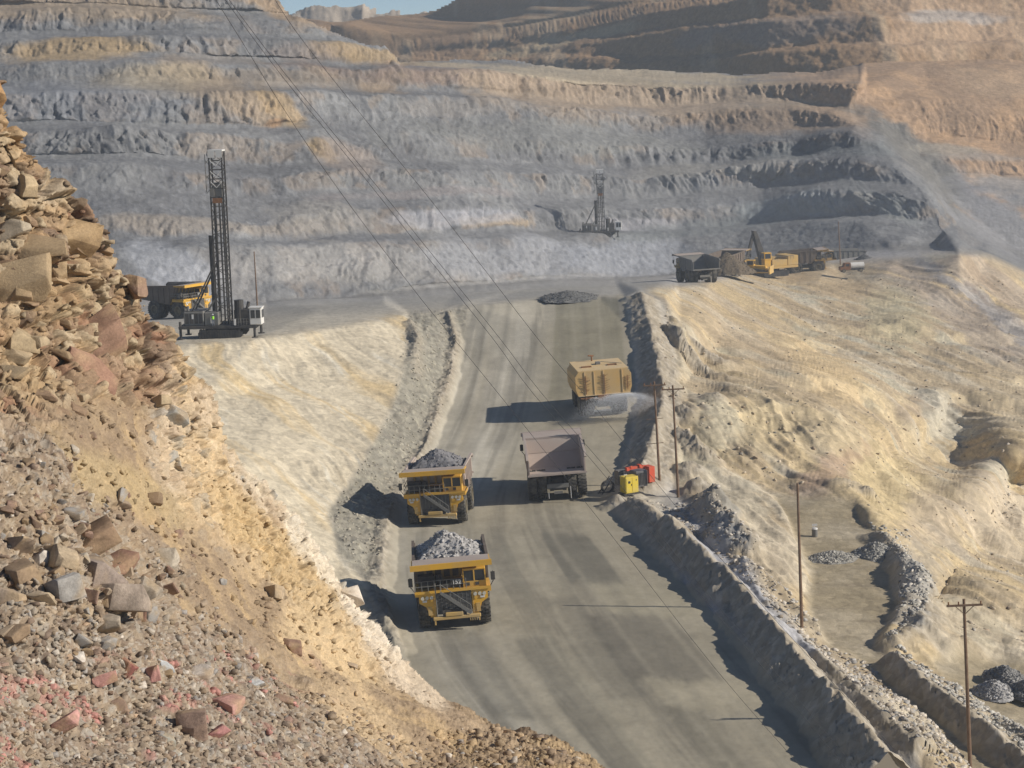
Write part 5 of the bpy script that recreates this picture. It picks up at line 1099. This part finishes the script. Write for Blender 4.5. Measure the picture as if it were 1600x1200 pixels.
# ------------------------------------------------------------------ water truck
def water_truck(loc, rz, tilt):
    r = empty('water_truck', loc, rot=(0, tilt, rz)); tag(r, 'tan yellow water truck spraying the road from its rear', 'water truck')
    m = MB()
    for s in (-1, 1): m.box(.75 * s - .2, .75 * s + .2, -5, 5.4, 1.3, 2.0)
    m.cyl((-2.2, 3.0, 1.6), (2.2, 3.0, 1.6), .55, n=14); m.cyl((-2.6, -3.1, 1.5), (2.6, -3.1, 1.5), .3); m.box(-.8, .8, 2.2, 3.8, 1.0, 2.3, bev=.2); m.build('frame', M['blk'], r)
    for s in (-1, 1): wheel(r, 2.7 * s, -3.1, s, 1.55, .95); wheel(r, 2.85 * s, 3.0, s, 1.55, .95); wheel(r, 1.75 * s, 3.0, s, 1.55, .95)
    m = MB(); m.box(-1.6, 1.6, -5.0, -2.6, 1.9, 3.5); m.box(-3.2, 3.2, -5.0, -2.8, 3.4, 3.6); m.build('engine_hood', M['yel2'], r)
    m = MB(); m.box(.9, 2.9, -4.7, -3.0, 3.62, 5.3); c = m.build('cab', M['yel2'], r); m = MB(); m.box(.85, 2.95, -4.6, -3.1, 4.3, 5.1); m.build('window', M['glass'], c)
    pr = [(-3.6, 3.05), (3.6, 3.05), (3.9, 4.0), (3.9, 5.75), (3.4, 6.45), (-3.4, 6.45), (-3.9, 5.75), (-3.9, 4.0)]
    m = MB(); m.prismy(pr, -2.6, 5.6); tk = m.build('water_tank', M['tank'], r)
    m = MB(); m.prism([(5.58, 6.452), (5.58, 6.56), (-2.58, 6.7), (-2.58, 6.452)], -3.5, 3.5); m.build('tank_top', M['tankt'], tk)
    m = MB()
    for x in (-2.6, 0, 1.3, 2.6): m.box(x - .05, x + .05, 5.602, 5.68, 3.1, 6.4)
    m.box(-3.6, 3.6, 5.602, 5.7, 3.02, 3.14)
    m.build('tank_rib', M['tankt'], tk)
    def stain(x, z, s_, seed):
        q = random.Random(seed); m = MB()
        m.box(x - .05, x + .05, 5.69, 5.72, z - 1.6 * s_, z + 1.1 * s_)
        for k in range(7):
            zz = z - 1.2 * s_ + k * .33 * s_
            for sg in (-1, 1):
                l = q.uniform(.35, .8) * s_; m.bar((x, 5.705, zz), (x + sg * l, 5.705, zz + q.uniform(.0, .35)), .06, .03)
        return m.build('spray_pipe', M['rust'], tk)
    stain(-3.3, 4.7, .75, 1); stain(-.1, 4.8, 1.0, 2); stain(2.5, 4.8, .95, 3)
    m = MB(); m.box(-2.4, -1.1, 2.2, 2.9, 6.6, 6.74); m.box(1.2, 2.6, 2.6, 3.2, 6.6, 6.74)
    m.build('hatch', M['rust'], tk)
    m = MB(); m.bar((-3.0, 3.4, 6.85), (-.4, 1.0, 6.95), .09, .06); m.box(-.3, .3, .6, 1.6, 6.6, 6.95); m.build('walkway_rail', M['gry'], tk)
    m = MB(); m.cyl((.4, -1.8, 6.6), (.4, -1.8, 7.4), .12); m.cyl((.1, -1.9, 7.4), (.9, -1.7, 7.5), .11); m.build('water_cannon', M['rust'], tk)
    m = MB(); m.box(-.6, .9, 5.2, 5.9, 2.3, 3.05); m.cyl((-3.3, 5.5, 2.7), (3.3, 5.5, 2.7), .13)
    for x in (-2.6, -1.2, 1.2, 2.6): m.cyl((x, 5.5, 2.7), (x, 5.85, 2.62), .16)
    m.build('spray_bar', M['rust'], r)
    m = MB(); m.box(-3.4, -1.3, 5.65, 5.75, 2.78, 2.92); m.box(-.9, 1.6, 5.4, 5.6, .75, .95); m.build('bumper_bar', M['wht'], r)
    return r
T6 = put(937, 640); T6.z = zA(T6.x, T6.y); R6 = math.radians(180 + 6)
water_truck(T6, R6, math.radians(1.6))
# spray: fine droplets thrown out behind in a curved sheet
def spray():
    r = np.random.RandomState(9); Mx = np.array(Matrix.Translation(T6) @ Matrix.Rotation(R6, 4, 'Z')); pts = []; sz = []
    for nx, n, va, vb, up in ((-2.4, 62000, -7.5, 7.0, 1.9), (-1.2, 14000, -3, 8, .6), (1.2, 4000, -2, 6, .2)):
        t = r.rand(n) ** .75 * .9; v = va + (vb - va) * r.rand(n); x = nx + v * t; y = 5.85 + 2.2 * t * (.6 + .8 * r.rand(n)); z = 2.75 + up * t * (.7 + .6 * r.rand(n)) - 4.9 * t * t
        k = z > .03; pts.append(np.stack([x, y, z], -1)[k] + r.randn(k.sum(), 3) * (.04 + .32 * t[k])[:, None]); sz.append((.006 + .014 * r.rand(k.sum())))
    P_ = np.concatenate(pts); s_ = np.concatenate(sz); P_ = P_ @ Mx[:3, :3].T + Mx[:3, 3]
    tv = np.array([(1, 0, -.5), (-.5, .87, -.5), (-.5, -.87, -.5), (0, 0, 1)]); tf = np.array([(0, 1, 3), (1, 2, 3), (2, 0, 3), (0, 2, 1)])
    V = (P_[:, None] + tv[None] * s_[:, None, None]).reshape(-1, 3); Fq = (tf[None] + (np.arange(len(P_)) * 4)[:, None, None]).reshape(-1, 3)
    m, nt, b = new_mat('water_droplets'); b.inputs['Base Color'].default_value = (.85, .87, .9, 1); b.inputs['Roughness'].default_value = .3
    o = np_mesh('water_spray', V, Fq, m); tag(o, 'white fan of water spraying from the back of the water truck', 'water spray', kind='stuff')
spray()
# ================================================================== DRILL RIGS, POLES, CABINETS, WIRES
def drill(label, loc, rz, hm, sc=1.0, lean=0.0, detail=True):
    r = empty('drill_rig', loc, rot=(0, lean, rz)); r.scale = (sc, sc, sc); tag(r, label, 'drill rig')
    for s in (-1, 1):
        m = MB(); pr = [(-3.3, .45), (-2.9, 0), (2.9, 0), (3.3, .45), (3.3, .9), (2.9, 1.3), (-2.9, 1.3), (-3.3, .9)]
        m2 = [(a, b) for a, b in pr]; n = len(m2); y0, y1 = s * 2.4 - .45, s * 2.4 + .45
        m.prismy(m2, y0, y1)
        for k in range(16): m.box(-3.1 + k * .39, -2.9 + k * .39, y0 - .06, y1 + .06, -.04, 1.36)
        m.build('crawler_track', M['blk'], r)
    m = MB(); m.box(-6.2, 5.6, -2.9, 2.9, 1.5, 1.95, bev=.05)
    for x in (-6.0, 5.2):
        for y in (-2.5, 2.5): m.cyl((x, y, .1), (x, y, 2.6), .2); m.cyl((x, y, 0), (x, y, .14), .5)
    m.build('deck', M['blk'], r)
    m = MB(); m.box(-5.4, -2.4, -2.5, 2.3, 1.96, 4.1, bev=.1); m.box(-2.3, -.2, -2.4, -.3, 1.96, 3.9, bev=.08); m.cyl((-5.0, -1.2, 4.1), (-5.0, -1.2, 4.8), .2); hs = m.build('machinery_house', M['gry'], r)
    m = MB()
    for k in range(4): m.box(-5.2 + k * .7, -4.7 + k * .7, -2.56, -2.51, 2.3, 3.8)
    m.box(-5.3, -2.5, -2.4, -2.2, 4.12, 4.2); m.build('vent_panel', M['blk'], hs)
    m = MB(); m.box(-4.2, -3.9, -2.57, -2.53, 3.0, 3.7); m.box(-1.4, -.9, -2.47, -2.43, 2.3, 3.3); m.box(2.2, 2.5, -2.95, -2.7, 2.0, 2.9); m.build('sign_plate', M['wht'], hs)
    m = MB(); m.box(4.6, 6.4, -2.9, -1.0, 2.0, 4.5, bev=.1); m.box(4.5, 6.5, -3.0, -.9, 4.5, 4.62); c = m.build('cab', M['wht'], r)
    m = MB()
    for x in (4.78, 5.58): m.box(x, x + .64, -2.94, -2.905, 3.0, 4.2)
    m.box(6.405, 6.44, -2.7, -1.2, 3.0, 4.2); m.build('window', M['glass'], c)
    # lattice mast
    mx, my = 0.4, -.6; a = .95; m = MB(); z0 = 1.9
    cor = [(mx - a, my - a), (mx + a, my - a), (mx + a, my + a), (mx - a, my + a)]
    for x, y in cor: m.bar((x, y, z0), (x, y, hm), .2)
    ns = int((hm - z0) / 1.35); dz_ = (hm - z0) / ns
    for k in range(ns):
        za = z0 + k * dz_; zb = za + dz_
        for i in range(4):
            p, q_ = cor[i], cor[(i + 1) % 4]; 
            if i == 0 and k < ns - 4: m.bar((p[0], p[1], zb), (q_[0], q_[1], zb), .07); continue
            fl = (k + i) % 2; m.bar((p[0], p[1], za if fl else zb), (q_[0], q_[1], zb if fl else za), .08); m.bar((p[0], p[1], zb), (q_[0], q_[1], zb), .08)
    mast = m.build('mast', M['blk'], r)
    m = MB()
    for x in (mx - .55, mx + .05, mx + .5): m.cyl((x, my, z0), (x, my, hm - 6.4), .13, n=8)
    m.cyl((mx - 1.35, my + .1, z0), (mx - 1.35, my + .1, hm * .55), .24, n=8); m.cyl((mx - 1.75, my + .4, z0 + 1), (mx - 1.75, my + .4, hm * .55), .17, n=8)
    m.build('drill_pipe', M['blk'], mast)
    m = MB(); m.box(mx - .75, mx + .75, my - .9, my + .6, hm - 6.8, hm - 4.6, bev=.1); m.box(mx - 1.0, mx - .4, my - 1.1, my - .95, hm - 6.6, hm - 5.4); m.build('rotary_head', M['gry'], mast)
    m = MB(); m.box(mx - .7, mx + .7, my - 1.1, my - .92, hm - 7.6, hm - 6.85); m.build('head_guard', M['rust'], mast)
    m = MB(); m.box(mx - 1.05, mx - .1, my - 1.08, my - .97, hm - .9, hm + .1); m.box(mx + .1, mx + 1.05, my - 1.08, my - .97, hm - .9, hm + .1); m.box(mx - 1.1, mx + 1.1, my - 1.05, my + 1.05, hm, hm + .25)
    for k in range(3): zz = hm - 1.2 - k * 1.6; m.bar((mx - .9, my - 1.0, zz), (mx, my - 1.0, zz - .9), .1); m.bar((mx + .9, my - 1.0, zz), (mx, my - 1.0, zz - .9), .1)
    m.build('mast_crown', M['wht'], mast)
    m = MB()
    for k in range(5): zz = hm - 1.0 - k * 1.1; m.bar((mx - 1.0, my, zz), (mx - 1.75, my, zz - .8 * (-1) ** k), .08)
    m.cyl((mx - 1.75, my, hm - .4), (mx - 1.75, my, hm - 6), .06, n=6); m.build('mast_ladder', M['gry'], mast)
    for s in (-1, 1):
        m = MB(); m.bar((-4.6, my + s * 1.3, 3.4), (mx - .9, my + s * .9, 11.2), .22); m.build('mast_brace', M['blk'], r)
    m = MB(); m.bar((-3.2, my, 2.5), (mx - .8, my, 6.4), .26); m.build('mast_cylinder', M['gry'], r)
    m = MB()
    for k in range(8): m.cyl((1.6 + k * .42, -2.85, 1.95), (1.6 + k * .42, -2.85, 2.95), .03, n=5)
    for zz in (2.45, 2.95): m.cyl((1.6, -2.85, zz), (4.55, -2.85, zz), .03, n=5)
    m.build('railing', M['gry'], r)
    m = MB(); m.cyl((2.4, .4, 1.95), (2.4, .4, 5.4), .7, n=12); m.box(1.7, 4.3, -.2, 2.4, 1.96, 4.0, bev=.1); m.cyl((3.6, .5, 4.0), (3.9, .6, 5.1), .25); m.build('compressor', M['blk'], r)
    return r
D1 = base(350, 521, 287); D1.z = max(D1.z, 13.0)
drill('tall black drill rig with lattice mast and white cab above the cream slope', D1, math.radians(-4), 27.7, 1.0, math.radians(.8))
D2 = Vector(P(938, 362, 575)); D2.z = zA(D2.x, D2.y) - 1.6
drill('distant grey drill rig with slim mast standing on the light bench', D2, math.radians(-3), 20, 1.0)
# worker in hi-vis on the drill deck side
def person(label, loc, rz, h=1.78, vest='grn'):
    r = empty('person', loc, rz); tag(r, label, 'person')
    s = h / 1.78
    def skin(name, J, E, mat):
        me = bpy.data.meshes.new(name); me.from_pydata([tuple(Vector(j[0]) * s) for j in J], E, []); o = bpy.data.objects.new(name, me); link(o, r); KIDS.setdefault(r.name, []).append(o)
        md = o.modifiers.new('skin', 'SKIN'); 
        for i, j in enumerate(J): me.skin_vertices[0].data[i].radius = (j[1] * s, j[1] * s)
        me.skin_vertices[0].data[0].use_root = True; o.modifiers.new('sub', 'SUBSURF').levels = 1; me.materials.append(mat); return o
    J = [((0, 0, .95), .14), ((0, 0, 1.15), .13), ((0, .01, 1.38), .15), ((0, 0, 1.50), .06), ((0, -.01, 1.58), .075), ((0, -.02, 1.68), .09),
         ((.10, 0, .9), .10), ((.11, -.01, .5), .07), ((.12, .02, .1), .05), ((.12, -.14, .05), .045), ((-.10, 0, .9), .10), ((-.12, -.03, .5), .07), ((-.13, .03, .1), .05), ((-.13, -.13, .05), .045),
         ((.19, 0, 1.42), .06), ((.27, .02, 1.15), .045), ((.26, -.12, .92), .035), ((.26, -.18, .84), .03), ((-.19, 0, 1.42), .06), ((-.28, .02, 1.15), .045), ((-.27, -.1, .92), .035), ((-.27, -.16, .84), .03)]
    E = [(0, 1), (1, 2), (2, 3), (3, 4), (4, 5), (0, 6), (6, 7), (7, 8), (8, 9), (0, 10), (10, 11), (11, 12), (12, 13), (2, 14), (14, 15), (15, 16), (16, 17), (2, 18), (18, 19), (19, 20), (20, 21)]
    skin('body', J, E, M['cloth'])
    m = MB(); m.cyl((0, 0, 1.0 * s), (0, .01, 1.45 * s), .185 * s, .2 * s, n=14); m.build('safety_vest', M[vest], r, True)
    m = MB(); m.cyl((0, -.02, 1.70 * s), (0, -.02, 1.80 * s), .125 * s, .08 * s, n=14); m.cyl((0, -.05, 1.69 * s), (0, -.05, 1.71 * s), .15 * s, n=14); m.build('hard_hat', M['wht'], r, True)
    return r
pp = Vector(P(322, 517, 284.5)); pp.z = D1.z + 1.96; pp2 = Vector((D1.x - 1.1, D1.y - 2.7, D1.z + 1.96)); person('worker in bright green vest standing on the deck of the tall black drill rig', pp2, .3)
# ------------------------------------------------------------------ poles
def pole(label, group, px, py, pxt, pyt, z=None, arm=True, col='wood', extra=0, armw=1.35, Y=None):
    b = Vector(G(px, py, z)) if Y is None else Vector(P(px, py, Y)); t = Vector(P(pxt, pyt, b.y)); d = t - b
    r = empty('utility_pole', b); tag(r, label, 'utility pole', group)
    m = MB(); m.cyl((0, 0, -1), tuple(d), .17, .11, n=10); m.build('post', M[col], r)
    if arm:
        u = d.normalized(); c = d - u * .45; m = MB(); m.box(-armw, armw, -.22, -.10, c.z - .07, c.z + .08, Matrix.Translation((c.x, c.y, 0)))
        ar = m.build('crossarm', M[col], r)
        m = MB()
        for x in (-armw * .9, -.45, armw * .9): m.cyl((c.x + x, c.y - .16, c.z + .08), (c.x + x, c.y - .16, c.z + .3), .055, n=8)
        m.build('insulator', M['rust'], ar)
        m = MB(); m.bar((c.x - armw * .55, c.y - .17, c.z), (c.x, c.y - .17, c.z - .7), .05); m.bar((c.x + armw * .55, c.y - .17, c.z), (c.x, c.y - .17, c.z - .7), .05); m.build('arm_brace', M[col], ar)
    return r, b + d
gp = 'wooden utility poles'
pA = pole('dark wooden utility pole with reddish crossarm rising behind the road windrow', gp, 1031, 752, 1022, 596, .8)
pB = pole('wooden utility pole with crossarm, right one of the pair behind the windrow', gp, 1060, 776, 1051, 602, 0.0)
pC = pole('tall bare wooden pole without crossarm beside the flat lower bench', gp, 1253, 976, 1246, 755, -1.6, arm=False)
pD = pole('wooden utility pole with crossarm nearest the bottom right corner', gp, 1517, 1212, 1506, 936, -4.2)
pE = pole('reddish bare pole standing on the pad right of the big drill rig', gp, 402, 478, 397, 393, arm=False, Y=385)
pF = pole('thin far pole standing among the trucks right of the shovel', gp, 1313, 408, 1310, 346, arm=False, Y=520)
m_low = MB(); a_ = pA[1] + Vector((0, 0, -5)); 
for k in (4.6, 7.6): m_low.bar((-1.1, 0, -k), (.9, 0, -k + .1), .07)
lo_ = m_low.build('crossbar', M['wood'], pA[0]); lo_.location = pA[1] - pA[0].location
# ------------------------------------------------------------------ switch cabinets by the road
def cabinet(name, label, cat, p, dx, dy, x0, x1, y0, y1, h, mat, rz=0):
    r = empty(name, cp + (Vector(p) - cp) * .78, rz); r.scale = (.8, .8, .8); tag(r, label, cat); m = MB(); m.box(x0, x1, y0, y1, .12, h, bev=.05); b = m.build('housing', M[mat], r); return r, b
cz = zA(*G(984, 768, .3)[:2]); cp = Vector(G(984, 770, max(cz, .3)))
r, b = cabinet('switch_cabinet', 'bright yellow metal cabinet with dark marks standing at the windrow gap', 'cabinet', cp, 0, 0, -1.15, 1.05, -.8, .8, 2.55, 'cyel', math.radians(28))
m = MB(); m.box(-1.0, -.08, -.84, -.802, .35, 2.4); m.box(.0, .95, -.84, -.802, .35, 2.4); m.build('door', M['cyel'], b)
m = MB(); m.box(-.7, -.35, -.87, -.842, 1.6, 1.95); m.box(-.2, -.12, -.88, -.842, 1.2, 1.5); m.box(.6, .75, -.86, -.842, 1.9, 2.1); m.build('door_label', M['blk'], b)
m = MB()
for x in (-1.0, .9): m.cyl((x, -.6, 2.55), (x, -.6, 2.7), .08, n=8)
m.build('lifting_lug', M['blk'], b)
m = MB(); m.box(-1.5, 1.4, -.9, .9, -.12, .12); m.build('skid', M['blk'], r)
r, b = cabinet('transformer', 'dark grey boxy transformer right behind the yellow cabinet', 'transformer', cp + Vector((1.5, 2.6, .35)), 0, 0, -.9, 1.1, -.9, .9, 2.5, 'cgry', math.radians(28))
m = MB()
for k in range(8): m.box(-.85 + k * .24, -.79 + k * .24, -1.05, -.902, .4, 2.2)
m.build('cooling_fin', M['cgry'], b)
r, b = cabinet('electrical_box', 'orange red electrical housing open on its left behind the grey transformer', 'electrical housing', cp + Vector((3.1, 4.6, .5)), 0, 0, -.3, .75, -.9, .9, 2.5, 'red', math.radians(28))
m = MB(); m.box(-3.4, -.3, .3, .8, 2.1, 2.6); m.box(-2.8, -2.5, .2, .3, 2.5, 2.8); m.box(-1.3, -.9, .1, .9, 2.45, 2.8); m.build('roof_beam', M['red'], b)
r, b = cabinet('control_box', 'small light grey control box behind the yellow cabinet', 'control box', cp + Vector((-1.0, 4.4, .3)), 0, 0, -.8, .8, -.6, .6, 2.3, 'gry', math.radians(28))
m = MB(); m.box(.1, .7, -.66, -.602, 1.5, 2.2); m.build('panel', M['wht'], b)
r = empty('cable_reel', cp + Vector((-2.6, .4, 0)), .5); tag(r, 'dark cable coil and frame left of the yellow cabinet', 'cable reel')
m = MB()
for k in range(3): m.tube([(math.cos(a) * .8, -.3 + k * .2, .8 + math.sin(a) * .7) for a in [i * PI / 9 for i in range(19)]], .06)
m.build('cable_coil', M['blk'], r)
m = MB(); m.bar((-1, -.4, 0), (.6, -.4, 1.9), .1); m.bar((-1, .4, 0), (.6, .4, 1.9), .1); m.bar((-1.4, 0, .2), (1.0, 0, .1), .12); m.build('frame', M['blk'], r)
# survey marker drum on the lower bench
mp_ = Vector(G(1273, 832, -3.3)); mp_.z = zA(mp_.x, mp_.y); r = empty('marker_barrel', mp_); tag(r, 'grey marker barrel with a white cap on the lower bench', 'barrel')
m = MB(); m.cyl((0, 0, 0), (0, 0, .9), .33, n=14); m.cyl((0, 0, .3), (0, 0, .34), .35, n=14); m.build('drum', M['gry'], r)
m = MB(); m.cyl((0, 0, .9), (0, 0, 1.05), .36, .3, n=14); m.cyl((0, 0, 1.05), (0, 0, 1.5), .05, n=6); m.box(-.3, .3, -.05, .05, 1.25, 1.5); m.build('cap', M['wht'], r)
# ------------------------------------------------------------------ gravel heaps (dumped, standing apart)
def gheap(label, px, py, z, rx, ry, h, rz, base_c, seed, Y=None):
    c0 = G(px, py, z) if Y is None else P(px, py, Y); n = 60; g_ = np.linspace(-1.1, 1.1, n); X, Y = np.meshgrid(g_, g_); d = np.sqrt(X ** 2 + Y ** 2)
    p = np.stack([X * rx, Y * ry, 0 * X], -1).reshape(-1, 3) + seed; d = d * (1 + .12 * fbm(p, 1.4, 3, seed).reshape(d.shape))
    Z = h * np.clip(1 - d, -.25, 1) ** 1 if False else h * np.clip(1 - d, -.2, 1); Z = Z + np.where(d < 1.05, fbm(p, .5, 3, seed + 1).reshape(d.shape) * .09, 0)
    V = np.stack([X * rx, Y * ry, Z], -1).reshape(-1, 3); r = np.random.RandomState(seed); Fg = grid_faces(n, n).reshape(-1, 4); Fg = Fg[(d.ravel()[Fg] < 1.12).all(1)]
    c = np.zeros((len(V), 3)) + np.array(base_c) * (1 + .25 * fbm(V, .4, 3, seed))[:, None]
    Vs, Fs, Cs = [V], [np.concatenate([Fg[:, [0, 1, 2]], Fg[:, [0, 2, 3]]])], [c]; b = len(V); inside = np.where(d.ravel() < .98)[0]
    for k in range(1300):
        hv, hf = HULLS[k % len(HULLS)]; s_ = .05 + .14 * r.rand() ** 3; Vs.append(hv * s_ + V[inside[r.randint(len(inside))]]); Fs.append(hf + b); b += len(hv)
        Cs.append(np.zeros((len(hv), 3)) + np.array(base_c) * (.65 + .8 * r.rand()))
    o = np_mesh('gravel_heap', np.concatenate(Vs), np.concatenate(Fs), MAT_LOAD, None, np.clip(np.concatenate(Cs), .02, .9)); o.location = c0; o.rotation_euler = (0, 0, rz); tag(o, label, 'gravel heap')
gheap('oval grey gravel heap at the far end of the flat lower bench', 1371, 866, -4.0, 2.8, 3.2, 1.4, 0, (.34, .33, .30), 41)
gheap('low grey gravel heap spreading left of the oval heap on the lower bench', 1300, 872, -3.8, 2.6, 2.4, .8, 0, (.36, .345, .31), 42)
gheap('round light grey gravel heap near the bottom right pole', 1553, 1082, -5.3, 1.8, 2.2, 1.15, 0, (.37, .36, .35), 43)
gheap('dark grey gravel heap partly hidden behind the round light one', 1572, 1062, -5.6, 1.8, 3.2, 1.3, 0, (.24, .235, .225), 44)
gheap('dark gravel heap cut by the right edge of the photo', 1604, 1082, -5.4, 1.4, 2.4, 1.2, 0, (.23, .225, .215), 45)
gheap('flat dark rubble patch lying at the far end of the road', 888, 465, 9.6, 5.2, 7.0, 1.3, 0, (.16, .16, .155), 46)
gheap('long dark brown rock pile between the dusty rear view truck and the shovel', 1136, 425, 0, 7.0, 4.0, 5.2, .1, (.15, .12, .085), 47, Y=478)
gheap('dark grey rock pile right behind the yellow shovel', 1262, 416, 0, 6.5, 5.0, 4.2, 0, (.13, .13, .13), 48, Y=535)
gheap('dark rock pile at the right end of the loading area', 1352, 413, 0, 5.0, 5.0, 3.0, 0, (.15, .15, .15), 49, Y=530)
# ------------------------------------------------------------------ overhead wires
def wire(label, pts, Y0, Y1, r=.0125):
    n = len(pts); P3 = [Vector(P(x, y, Y0 + (Y1 - Y0) * (i / (n - 1)))) for i, (x, y) in enumerate(pts)]
    out = []
    for i in range(n - 1):   # smooth hanging curve through the surveyed points
        p0 = P3[max(i - 1, 0)]; p1 = P3[i]; p2 = P3[i + 1]; p3 = P3[min(i + 2, n - 1)]
        for t in (0, .25, .5, .75): out.append(.5 * ((2 * p1) + (p2 - p0) * t + (2 * p0 - 5 * p1 + 4 * p2 - p3) * t * t + (3 * p1 - p0 - 3 * p2 + p3) * t ** 3))
    out.append(P3[-1]); m = MB(); m.tube(out, r, 6); tag(m.build('overhead_wire', M['wire']), label, 'wire')
wire('lower left overhead wire crossing the road down to the bottom edge', [(300, -60), (375, 60), (440, 165), (500, 255), (570, 352), (665, 476), (740, 567), (927, 800), (1118, 1045), (1262, 1210), (1300, 1255)], 84, 120)
wire('middle overhead wire, left one of the close pair crossing the road', [(300, -70), (352, 0), (440, 118), (565, 272), (665, 398), (771, 530), (834, 616), (956, 756), (1084, 916), (1184, 1034), (1318, 1196), (1360, 1250)], 86, 122)
wire('middle overhead wire, right one of the close pair crossing the road', [(306, -72), (358, 0), (446, 116), (572, 270), (674, 396), (782, 530), (846, 614), (966, 754), (1094, 914), (1194, 1030), (1328, 1190), (1372, 1246)], 87, 123)
wire('upper right overhead wire crossing the road above the water truck', [(395, -60), (430, 0), (475, 66), (570, 186), (690, 334), (841, 530), (931, 638), (1062, 798), (1200, 956), (1420, 1196), (1470, 1250)], 90, 126)
# ================================================================== LIGHT
SUN_EL = math.radians(28); SUN_AZ_DIR = Vector((math.cos(math.radians(-11)), math.sin(math.radians(-11)), 0))
sd = bpy.data.lights.new('sun', 'SUN'); sd.energy = SUN_E; sd.angle = math.radians(.5); sd.color = (1, .93, .82)
so = bpy.data.objects.new('sun', sd); COL.objects.link(so)
sv = Vector((SUN_AZ_DIR.x * math.cos(SUN_EL), SUN_AZ_DIR.y * math.cos(SUN_EL), math.sin(SUN_EL)))
so.rotation_euler = sv.to_track_quat('Z', 'Y').to_euler(); so.location = (150, 0, 150)
w = bpy.data.worlds.new('World'); SC.world = w; w.use_nodes = True; nt = w.node_tree
bg = nt.nodes['Background']; sk = nt.nodes.new('ShaderNodeTexSky'); sk.sky_type = 'NISHITA'; sk.sun_disc = False
sk.sun_elevation = SUN_EL; sk.sun_rotation = math.atan2(SUN_AZ_DIR.x, SUN_AZ_DIR.y); sk.altitude = 3000; sk.dust_density = .1; sk.ozone_density = 2; sk.air_density = .8
nt.links.new(sk.outputs[0], bg.inputs[0]); bg.inputs[1].default_value = SKY_E
# dusty air in the pit
if HAZE > 0:
    hm = bpy.data.materials.new('dusty_air'); hm.use_nodes = True; t = hm.node_tree; t.nodes.remove(t.nodes['Principled BSDF'])
    vs = t.nodes.new('ShaderNodeVolumeScatter'); vs.inputs['Density'].default_value = HAZE; vs.inputs['Color'].default_value = (.86, .93, 1, 1); vs.inputs['Anisotropy'].default_value = .1
    t.links.new(vs.outputs[0], t.nodes['Material Output'].inputs['Volume'])
    b = MB(); b.box(-600, 600, -20, 1300, -60, 130); h = b.build('dusty_haze', hm); tag(h, kind='structure')
    hm2 = hm.copy(); hm2.name = 'pit_dust'; hm2.node_tree.nodes['Volume Scatter'].inputs['Density'].default_value = .0004
    b = MB(); b.box(-330, 330, 395, 640, -25, 22); h = b.build('pit_dust', hm2); tag(h, kind='structure')
SC.view_settings.view_transform = 'Standard'; SC.view_settings.look = 'None'; SC.view_settings.exposure = 0
SC.cycles.volume_bounces = 0; SC.cycles.max_bounces = 4; SC.cycles.diffuse_bounces = 2; SC.cycles.transparent_max_bounces = 8
SC.cycles.use_denoising = True
